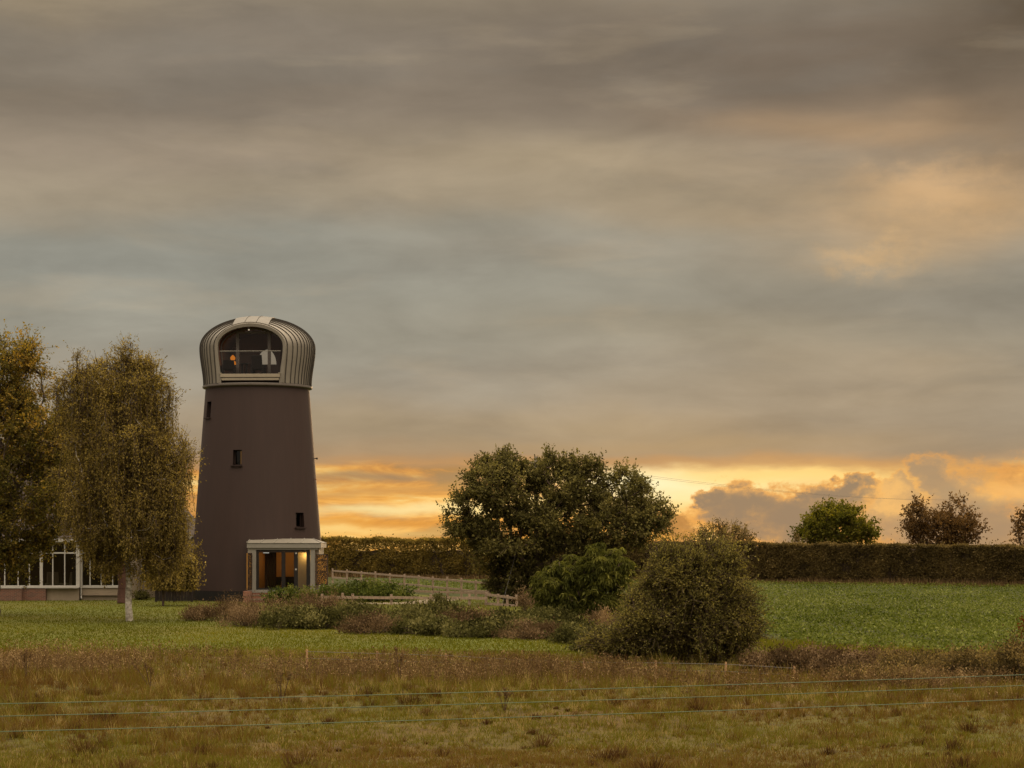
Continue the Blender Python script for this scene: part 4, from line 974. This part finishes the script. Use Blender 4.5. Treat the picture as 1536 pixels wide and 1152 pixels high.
# thicket on the bank in front of the mill
G1 = 'low bushes of the thicket between lawn and rails'
i = 0
for px, Y, w, h, lb, lf, nm in (
    (300,92,44,16,'low brown seeding bush at the left tip of the thicket','brown','dock_bush'),
    (345,92,66,28,'brown dead-stemmed bush below the brick steps','brown','dock_bush'),
    (395,90,76,26,'dusky brown seeding bush right below the porch','brown','dock_bush'),
    (452,92,90,32,'tall rusty brown bush covering the foot of the porch','brown','dock_bush'),
    (372,86,70,26,'dark purplish brown bush at the lower left edge of the thicket','brown','dock_bush'),
    (505,92,64,30,'reddish brown bush at the left end of the low rail','brown','dock_bush')):
    shrub(nm, lb, 'bush', px, 0, Y, w, h, 1.3, lf, .085, 5200, 100+i, G1, spiky=.55, aspect=.35); i += 1
spots = [(430,84,90,52),(480,84,96,50),(540,86,96,56),(560,80,90,44),(615,84,100,52),(640,79,96,44),(655,90,80,52),(695,82,100,52),(720,77,96,40),(745,86,90,46),(770,80,96,46),(800,76,92,42),(822,86,86,50),(850,78,90,44),(880,73,90,42),(905,80,80,44),(930,70,84,42),(905,68,80,30),(975,66,90,34)]
for px, Y, w, h in spots:
    r = random.Random(i); dark = i % 3; h *= (.84 if 720 < px < 860 else 1.0)
    if i % 4 == 1: shrub('seeding_bush', 'brown seeding bush among the green brambles of the low thicket', 'bush', px, 0, Y, w, h*.54, 1.5, 'brown', .09, 5600, 100+i, G1, spiky=.35, aspect=.4, bias=-.26)
    else: shrub('bramble_bush', 'green bramble bush in the low thicket between lawn and rail fence', 'bush', px, 0, Y, w, h*.54, 1.5, 'bramble', .115, 5600, 100+i, G1, spiky=.18, bias=(-.10,.03,-.03)[dark])
    i += 1
shrub('dock_bush', 'small russet bush by the square end of the low rails', 'bush', 790, 0, 101, 34, 34, .6, 'brown', .09, 1800, 150, G1, spiky=.5, aspect=.35)
shrub('dark_shrub', 'dark leafy shrub growing among the rails under the broad tree', 'shrub', 660, 0, 96, 34, 26, .8, 'bramble', .10, 2600, 151, G1, bias=-.15)
shrub('laurel_hedge', 'glossy bright green laurel hedge behind the low rail', 'hedge', 548, 0, 117.5, 132, 30, 1.3, 'laurel', .14, 7500, 152)
shrub('laurel_bush', 'bright green laurel bush growing in front of the porch doors', 'bush', 428, 0, 113.5, 54, 26, .7, 'laurel', .14, 2600, 153)
shrub('laurel_bush', 'green laurel bush at the right corner of the porch', 'bush', 478, 0, 113.8, 44, 30, .7, 'laurel', .14, 1900, 154)
shrub('garden_shrub', 'low dark shrub at the foot of the cream gable wall', 'shrub', 214, 0, 120, 34, 14, .5, 'bramble', .10, 1200, 155, bias=-.15)
shrub('seed_plume', 'pale pinkish tan feathery plume left of the willow bush', 'plant', 905, 0, 77, 17, 34, .25, 'plume', .09, 1500, 156, spiky=.5, aspect=.3)
# brown bank at the right
G2 = 'brown brambles along the field edge at the right'
for k, (px, Y, w, h, lf, bs) in enumerate(((1150,58,60,40,'brown',-.15),(1195,58,70,38,'brown',-.2),(1255,57,80,30,'brown',-.25),(1310,56,90,36,'brown',-.28),(1365,55,96,36,'hedge',-.22),(1425,54.5,100,40,'hedge',-.26),(1485,54,100,44,'hedge',-.3),(1535,53.5,90,52,'hedge',-.3),(1290,53,90,24,'hedge',-.2),(1350,52.5,100,26,'hedge',-.3),(1240,61,90,22,'brown',-.12),(1340,59,100,24,'brown',-.1),(1440,58,110,24,'hedge',-.2))):
    shrub('bramble', 'dull brown bramble clump on the bank below the crop field', 'bush', px, 0, Y, w, h, .9, lf, .07, 4200, 200+k, G2, spiky=.3, bias=bs+.05)
shrub('red_shrub', 'dark red leaved shrub at the right edge above the brambles', 'shrub', 1546, 0, 57, 44, 70, .6, 'red', .08, 2600, 230)

# ------------------------------------------------------------------ fences, wires, pole
def rails():
    A = Vector((X(497,160),160,0)); Bq = Vector((X(737,119),119,0)); n = 11
    pos = []
    for i in range(n+1):
        px = 499+ (735-499)*i/n; t = i/n; Y = 1/((1-t)/160+t/119); pos.append(Vector((X(px,Y),Y,0)))
    T = thing('rail_fence', pos[5], 'long weathered two-rail timber fence running back toward the pale hedge', 'fence'); rr = random.Random(3)
    for p in pos: MB().bar(p-pos[5], p-pos[5]+Vector((rr.uniform(-.02,.02),0,1.18+rr.uniform(-.04,.05))), .13, .11, up=(0,1,0)).build('post', M_['timber'], T, bevel=.01)
    for h in (1.02, .48):
        m = MB()
        for a, b in zip(pos[:-1], pos[1:]):
            o = Vector((.02,-.09,0))
            m.bar(a-pos[5]+o+Vector((0,0,h+rr.uniform(-.02,.02))), b-pos[5]+o+Vector((0,0,h+rr.uniform(-.02,.02))), .05, .12)
        m.build('rail', M_['timber'], T)
    pts = [(483,112.6),(514,112.3),(529,112),(587,111.6),(646,111.3),(704,111)]
    T = thing('low_rail', (X(587,111.6),111.6,0), 'low single timber rail on short posts along the top of the thicket', 'fence'); c = Vector((X(587,111.6),111.6,0))
    ps = [Vector((X(a,Y),Y,0))-c for a, Y in pts]
    for p in ps: MB().bar(p, p+Vector((0,0,.62+rr.uniform(-.04,.05))), .14, .12, up=(0,1,0)).build('post', M_['timber'], T, bevel=.01)
    m = MB()
    for a, b in zip(ps, ps[1:]+[Vector((X(731,110.6),110.6,0))-c]): m.bar(a+Vector((0,-.1,.42)), b+Vector((0,-.1,.40)), .06, .15)
    m.build('rail', M_['timber'], T)
    pts = [(729,111,.74),(747,110.2,.66),(761,109.6,.62),(775,109,.66)]
    T = thing('rail_pen', (X(752,110),110,0), 'short two-rail timber fence end with four close posts beside the broad tree', 'fence'); c = Vector((X(752,110),110,0))
    ps = [(Vector((X(a,Y),Y,0))-c, h) for a, Y, h in pts]
    for p, h in ps: MB().bar(p, p+Vector((0,0,h)), .15, .13, up=(0,1,0)).build('post', M_['timber'], T, bevel=.01)
    for h0, h1 in ((.62,.45),(.10,.06)):
        MB().bar(ps[0][0]+Vector((0,-.1,h0)), ps[-1][0]+Vector((0,-.1,h1)), .06, .13).build('rail', M_['timber'], T)
    T = thing('garden_rail', (X(670,121.5),121.5,0), 'single low rail beyond the path, between laurel hedge and rail fence', 'fence'); c = Vector((X(670,121.5),121.5,0))
    m = MB().bar(Vector((X(612,122),122,.48))-c, Vector((X(734,120),120,.40))-c, .06, .13); m.build('rail', M_['timber'], T)
    for a, Y in ((613,122),(672,121.2),(730,120.2)): p = Vector((X(a,Y),Y+.1,0))-c; MB().bar(p, p+Vector((0,0,.60)), .12, .1, up=(0,1,0)).build('post', M_['timber'], T)
rails()
def stakes():
    T = thing('stake_fence', (X(774,57),57,0), 'meadow fence of short pale stakes and thin wires at the edge of the lawn', 'fence'); c = Vector((X(774,57),57,0)); rr = random.Random(8); ps = []
    for i, (px, top) in enumerate(((461,974),(565,977),(669,980),(774,986),(877,990),(984,991),(1088,993),(1192,999))):
        Y = 58.0-(i*.2); z0 = float(gz(X(px,Y),Y)); p = Vector((X(px,Y),Y,z0-.05)); zt = Z(top,Y); ps.append((p-c, zt))
        MB().tube([p-c, Vector((p.x-c.x+rr.uniform(-.02,.02), p.y-c.y, zt))], [.035,.03], 8).build('stake', M_['stake'], T)
    for dz in (-.06, -.26):
        MB().tube([Vector((a.x,a.y-.05,z+dz)) for a, z in ps], .006, 4).build('strand', M_['steel'], T)
    T = thing('wire_fence', (0,29.5,0), 'near fence of three taut green wires crossing the meadow', 'fence')
    xl, yl = X(-60,27.2), 27.2; xr, yr = X(1600,33.7), 33.7; c = Vector((0,29.5,0))
    for hl_, hr in ((4-2.33,4-2.355),(4-2.50,4-2.535),(4-2.71,4-2.765)):
        pts = []
        for i in range(25): t = i/24; pts.append(Vector((xl+(xr-xl)*t, yl+(yr-yl)*t, hl_+(hr-hl_)*t-.035*4*t*(1-t)))-c)
        MB().tube(pts, .006, 6).build('strand', M_['wire'], T, smooth=True)
    for x, y in ((xl,yl),(xr,yr)):
        z0 = float(gz(x,y)); MB().tube([Vector((x,y+.06,z0-.1))-c, Vector((x,y+.06,1.85))-c], [.06,.05], 9).build('post', M_['timber'], T)
stakes()
def pole():
    Yp = 114.5; T = thing('utility_pole', (X(804,Yp),Yp,0), 'grey utility pole rising through the notch of the broad tree', 'pole')
    MB().tube([(0,0,0),(0,0,8.4)], [.15,.11], 10).build('pole_shaft', M_['pole'], T)
    MB().bar((-.5,-.13,8.05),(.5,-.13,8.05),.09,.09).build('crossarm', M_['pole'], T)
    MB().tube([(0,-.1,7.3),(-1.9,-3.6,.1)], .012, 5).build('stay_wire', M_['steel'], T)
    Yf = 240; bf = (X(1446,Yf),Yf,float(gz(X(1446,Yf),Yf)))
    T2 = thing('utility_pole', bf, 'distant utility pole behind the russet tree beyond the hedge', 'pole')
    h = 8.0-bf[2]; MB().tube([(0,0,0),(0,0,h+.3)], [.13,.10], 8).build('pole_shaft', M_['pole'], T2); MB().bar((-.5,-.13,h),(.5,-.13,h),.09,.09).build('crossarm', M_['pole'], T2)
    a = Vector((X(804,Yp),Yp-.13,8.12)); b = Vector((bf[0],bf[1]-.13,bf[2]+h+.06))
    W_ = thing('overhead_wires', tuple(a), 'two thin overhead wires running right from the broad tree to the far pole', 'wire')
    for dx in (-.45,.45):
        pts = [Vector((dx,0,0)).lerp(b-a+Vector((dx,0,0)), i/30)+Vector((0,0,-.7*4*(i/30)*(1-i/30))) for i in range(31)]
        MB().tube(pts, .007, 4).build('wire', M_['steel'], W_)
pole()

# ------------------------------------------------------------------ grasses (uncountable)
LF['tussock'] = leafmat('tussock_blade', [(.040,.020,.009), (.085,.048,.019), (.19,.130,.055)], .25)
LF['meadow'] = leafmat('meadow_blade', [(.060,.028,.012), (.122,.076,.024), (.092,.090,.013), (.29,.21,.085)], .35)
LF['lawn'] = leafmat('lawn_blade', [(.050,.050,.008), (.092,.094,.012), (.165,.140,.026)], .35)
LF['crop'] = leafmat('crop_leaf', [(.032,.042,.008), (.086,.101,.019), (.190,.196,.062)], .25)
LF['dead'] = leafmat('dead_weed', [(.060,.036,.018), (.150,.098,.046), (.34,.24,.125)], .3)
def blades(name, x, y, h, w, shade, lf, seed, lean=.35, parent=None):
    rng = np.random.default_rng(seed); n = len(x); p = np.stack([x, y, gz(x, y)], 1)
    d = np.stack([rng.normal(size=n)*lean, rng.normal(size=n)*lean, np.ones(n)], 1)
    q = p + norm(d)*h[:,None]; t = rng.uniform(0, 2*np.pi, n); sd = np.stack([np.cos(t), np.sin(t)*.5, 0*t], 1)
    o = raw_quads(name, ribbon_quads(p, q, w, w*.25, rng, side=sd), np.clip(shade,0,1), LF[lf], parent)
    return o
def meadow():
    rng = np.random.default_rng(77)
    def field(n, y0, y1):
        y = 1/(rng.random(n)*(1/y0-1/y1)+1/y1); x = (rng.random(n)-.5)*2*(.256*y+9); return x, y
    # a carpet of short blades, then tufts that catch the light and shade their feet
    def tone(x, y):
        green = fbm(x*.14+40, y*.22+11, 4); fine = fbm(x*.8+7, y*1.0+3, 3); band = np.clip((y-37)/10, 0, 1); right = np.clip((x-2)/8, 0, 1)
        g = np.clip((green+.45*(fine-.5)-.31-.13*band-.07*right)/.16, 0, 1)
        return .36+.25*g-.13*np.clip((fine-.58)/.1, 0, 1)*(1-g)
    x, y = field(210000, 27, 74); k = y < 66-.10*x+3*(fbm(x*.15, y*.15)-.5); x, y = x[k], y[k]; n = len(x)
    h = (.05+.10*fbm(x*.6, y*.6, 3))*rng.uniform(.5,1.5,n); sh = tone(x,y)+rng.normal(size=n)*.09
    o = blades('meadow_grass', x, y, h, .016+.008*rng.random(n), sh, 'meadow', 1, lean=.6); tag(o, 'matted short brown and green grass of the foreground meadow', 'grass', kind='stuff')
    tx, ty = field(18500, 27, 72); kk = ty < 65-.10*tx; tx, ty = tx[kk], ty[kk]; nt = len(tx); k = 24; q = np.repeat(np.arange(nt), k)
    big = np.clip(fbm(tx*.3+20, ty*.3, 3)-.25, .05, .6); R0 = (.05+.22*big)*rng.uniform(.6,1.4,nt)
    H0 = (.06+.30*big+.16*np.clip((ty-41)/9,0,1))*rng.uniform(.6,1.4,nt)
    ang = rng.uniform(0,2*np.pi,len(q)); rr = R0[q]*np.sqrt(rng.random(len(q)))
    p = np.stack([tx[q]+rr*np.cos(ang), ty[q]+rr*np.sin(ang), np.zeros(len(q))], 1); p[:,2] = gz(p[:,0], p[:,1])-.02
    d = norm(np.stack([np.cos(ang)*rr/R0[q]*.7+rng.normal(size=len(q))*.25, np.sin(ang)*rr/R0[q]*.7+rng.normal(size=len(q))*.25, np.ones(len(q))], 1))
    hh = H0[q]*rng.uniform(.5,1.2,len(q))
    st = tone(tx,ty)+rng.normal(size=nt)*.15; st = np.where(rng.random(nt) < .11, rng.uniform(.76,.95,nt), st); st = np.where(rng.random(nt) < .08, .04, st)
    sd = np.stack([-np.sin(ang), np.cos(ang), 0*ang], 1)
    o = raw_quads('grass_tufts', ribbon_quads(p, p+d*hh[:,None], .014, .004, rng, side=sd), np.clip(st[q]+rng.normal(size=len(q))*.13,0,1), LF['meadow']); tag(o, 'tufts of longer meadow grass, straw, green and rust', 'grass', kind='stuff')
    # dark rusty tussocks
    nt = 300; tx, ty = field(nt, 29, 62); cl_ = rng.integers(0, nt, nt); near_ = rng.random(nt) < .45; tx = np.where(near_, tx[cl_]+rng.normal(size=nt)*.7, tx); ty = np.where(near_, ty[cl_]+rng.normal(size=nt)*.9, ty); k = 130; q = np.repeat(np.arange(nt), k); sz = .07+.30*rng.random(nt)**2.2
    ang = rng.uniform(0,2*np.pi,len(q)); rr = sz[q]*.55*np.sqrt(rng.random(len(q)))
    p = np.stack([tx[q]+rr*np.cos(ang)*1.3, ty[q]+rr*np.sin(ang), 0*rr], 1); p[:,2] = gz(p[:,0], p[:,1])-.02
    d = norm(np.stack([np.cos(ang)*rr/sz[q]*1.6+rng.normal(size=len(q))*.3, np.sin(ang)*rr/sz[q]*1.6+rng.normal(size=len(q))*.3, np.ones(len(q))], 1)); hh = sz[q]*rng.uniform(.5,1.25,len(q))
    sd = np.stack([-np.sin(ang), np.cos(ang), 0*ang], 1); tn = rng.random(nt)*.55
    o = raw_quads('grass_tussocks', ribbon_quads(p, p+d*hh[:,None], .014, .005, rng, side=sd), np.clip(tn[q]+rng.normal(size=len(q))*.18,0,1), LF['tussock']); tag(o, 'dark rusty tussocks scattered through the meadow', 'grass', kind='stuff')
    # band of dead docks and seed heads along the stake fence
    n = 11500; x = rng.uniform(-26, 26, n); yc = np.interp(x, [-20,-8,0,6,20], [59.5,57.5,54.5,53.5,50.5]); y = yc + rng.normal(size=n)*np.interp(x,[-20,0,20],[2.2,1.7,2.4])
    dens = fbm(x*.3, y*.25+5, 3); k = rng.random(n) < np.clip((dens-.3)*3, .1, 1); x, y = x[k], y[k]; n = len(x)
    h = rng.uniform(.35,.9,n)*np.interp(x,[-20,-6,6,20],[.9,.68,.62,.8])*(.6+.8*fbm(x*.5+9,y*.5,2)); p = np.stack([x,y,gz(x,y)],1)
    d = norm(np.stack([rng.normal(size=n)*.12, rng.normal(size=n)*.12, np.ones(n)],1)); top = p+d*h[:,None]
    Q = [ribbon_quads(p, top, .014, .006, rng)]; S = [rng.uniform(.1,.5,n)]
    k = 13; s = rng.uniform(.45,1.05,(n,k)); pp = p[:,None,:]+d[:,None,:]*(h[:,None]*s)[:,:,None]+rng.normal(size=(n,k,3))*.045
    cs = rng.normal(size=(n,1))*.18+.35+.5*(fbm(x*.4,y*.4+30,2)-.5)[:,None]
    Q.append(leaf_quads(pp.reshape(-1,3), (rng.normal(size=(n*k,3))*.7+np.array([0,0,.8])), rng.uniform(.03,.075,n*k), .5, rng)); S.append((cs+rng.normal(size=(n,k))*.2).ravel())
    o = raw_quads('dead_weeds', np.concatenate(Q), np.clip(np.concatenate(S),0,1), LF['dead']); tag(o, 'band of dead brown dock and seed heads along the stake fence', 'weeds', kind='stuff')
    # a few docks that stand apart
    for k, (px, Y, h, lb) in enumerate(((40,54,.85,'dark brown dock with two stems at the far left of the meadow'), (225,52,.7,'upright brown dock left of centre below the birch'), (422,46,.75,'tall thin brown dock beside the top wire'), (600,53,.95,'tall brown dock with spread seed heads before the stakes'), (757,44,.55,'reddish brown dock crossing the two upper wires'), (1345,56,.8,'pale branching weed stem in front of the brown brambles'))):
        X0 = X(px,Y); z0 = float(gz(X0,Y)); T = thing('dock_plant', (X0,Y,z0), lb, 'plant', 'dock stalks standing in the meadow')
        r2 = np.random.default_rng(300+k); m = MB(); tips = []
        for j in range(5): e = Vector((r2.normal()*.14, r2.normal()*.12, h*r2.uniform(.7,1.05))); m.tube([(0,0,0), e*.5+Vector((0,0,.04)), e], [.009,.007,.004], 4, cap=False); tips.append(np.array(e))
        m.build('stem', M_['bark_red'], T)
        for t in tips:
            pp = t*r2.uniform(.78,1.0,(42,1))+r2.normal(size=(42,3))*.026
            raw_quads('seed_head', leaf_quads(pp, r2.normal(size=pp.shape)*.6+np.array([0,0,.8]), r2.uniform(.03,.07,len(pp)), .5, r2), r2.random(len(pp))*.6, LF['dead'], T)
meadow()
def lawn_and_crop():
    rng = np.random.default_rng(78)
    n = 230000; y = 1/(rng.random(n)*(1/60-1/126)+1/126); x = (rng.random(n)*(1.0)-.0)*0 + rng.uniform(-1,1,n)*(.262*y+8)
    k = (x < 8+.02*(y-62)) & (y > 66-.10*x-2) | ((y > 62) & (y < 72) & (x > 6.5) & (x < 22) & (y < 68-.42*(x-6.5)+2) & (y > 65-.5*(x-6.5)))
    x, y = x[k], y[k]; n = len(x); g = fbm(x*.25, y*.12+4, 4); g2 = fbm(x*1.1, y*1.1, 2)
    h = (.05+.06*np.clip(g2-.3,0,1))*rng.uniform(.6,1.5,n)
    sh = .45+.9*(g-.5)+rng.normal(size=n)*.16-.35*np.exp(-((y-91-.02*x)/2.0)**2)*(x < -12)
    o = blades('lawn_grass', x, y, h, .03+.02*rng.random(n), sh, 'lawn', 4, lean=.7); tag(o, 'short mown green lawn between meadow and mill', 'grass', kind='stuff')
    # leafy crop
    n = 280000; y = 1/(rng.random(n)*(1/60-1/165)+1/165); x = rng.uniform(-12, 54, n)
    k = (x > np.interp(y,[60,66,90,110,130,165],[20,10.5,9.3,6.3,-4,-14])) & (y < 178-.637*(x+3)-3.5) & (y > np.interp(x,[9,14,22,48],[69,64.5,61,54])) & (np.abs(x) < .262*y+11)
    tr = np.abs((y-96)+6.3*(x-11.6)+1.5*np.sin(x*1.1)) < 1.7
    k &= ~(tr & (rng.random(n) < .8)); k &= (fbm(x*.5,y*.5,3) > .30) | (rng.random(n) < .4)
    x, y = x[k], y[k]; n = len(x); g = fbm(x*.18+7, y*.10, 3); g2 = fbm(x*1.6, y*1.6, 2)
    p = np.stack([x, y, gz(x,y)+.05+.18*rng.random(n)*(.5+g2)], 1); t = rng.uniform(0,2*np.pi,n); el = rng.uniform(-.1,1.0,n)
    a = np.stack([np.cos(t)*np.cos(el), np.sin(t)*np.cos(el), np.sin(el)], 1)
    sh = np.clip(.45+.7*(g-.5)+.5*(g2-.5)+rng.normal(size=n)*.2, 0, 1)
    o = raw_quads('crop_plants', leaf_quads(p, a, rng.uniform(.06,.16,n), .6, rng), sh, LF['crop']); tag(o, 'field of low leafy green crop below the long hedge', 'crop', kind='stuff')
    n = 9000; t = rng.random(n); x = 8.0+9*t; yc = np.interp(x,[8,11.5,14,17],[73,66,63.4,61.5]); y = yc+rng.normal(size=n)*1.1
    o = blades('verge_grass', x, y, rng.uniform(.12,.34,n)*(.5+fbm(x*.8,y*.8,2)), .028+0*x, .62+.22*rng.normal(size=n), 'lawn', 7, lean=.4); tag(o, 'bright yellow-green grass verge along the near edge of the crop', 'grass', kind='stuff')
    # dry grass at the foot of the hedges
    n = 12000; t = rng.uniform(-.05,1.4,n); x = -16.5+54.9*t; y = 185-35*t; off = 1.0+np.abs(rng.normal(size=n))*.55; x = x-.54*off; y = y-.84*off
    h = rng.uniform(.2,.6,n)*(.4+1.0*fbm(x*.3,y*.3,3)); o = blades('dry_grass', x, y, h, .03+0*h, .35+.25*rng.normal(size=n), 'dead', 6, lean=.25); tag(o, 'strip of dry reddish grass along the foot of the hedges', 'grass', kind='stuff')
lawn_and_crop()
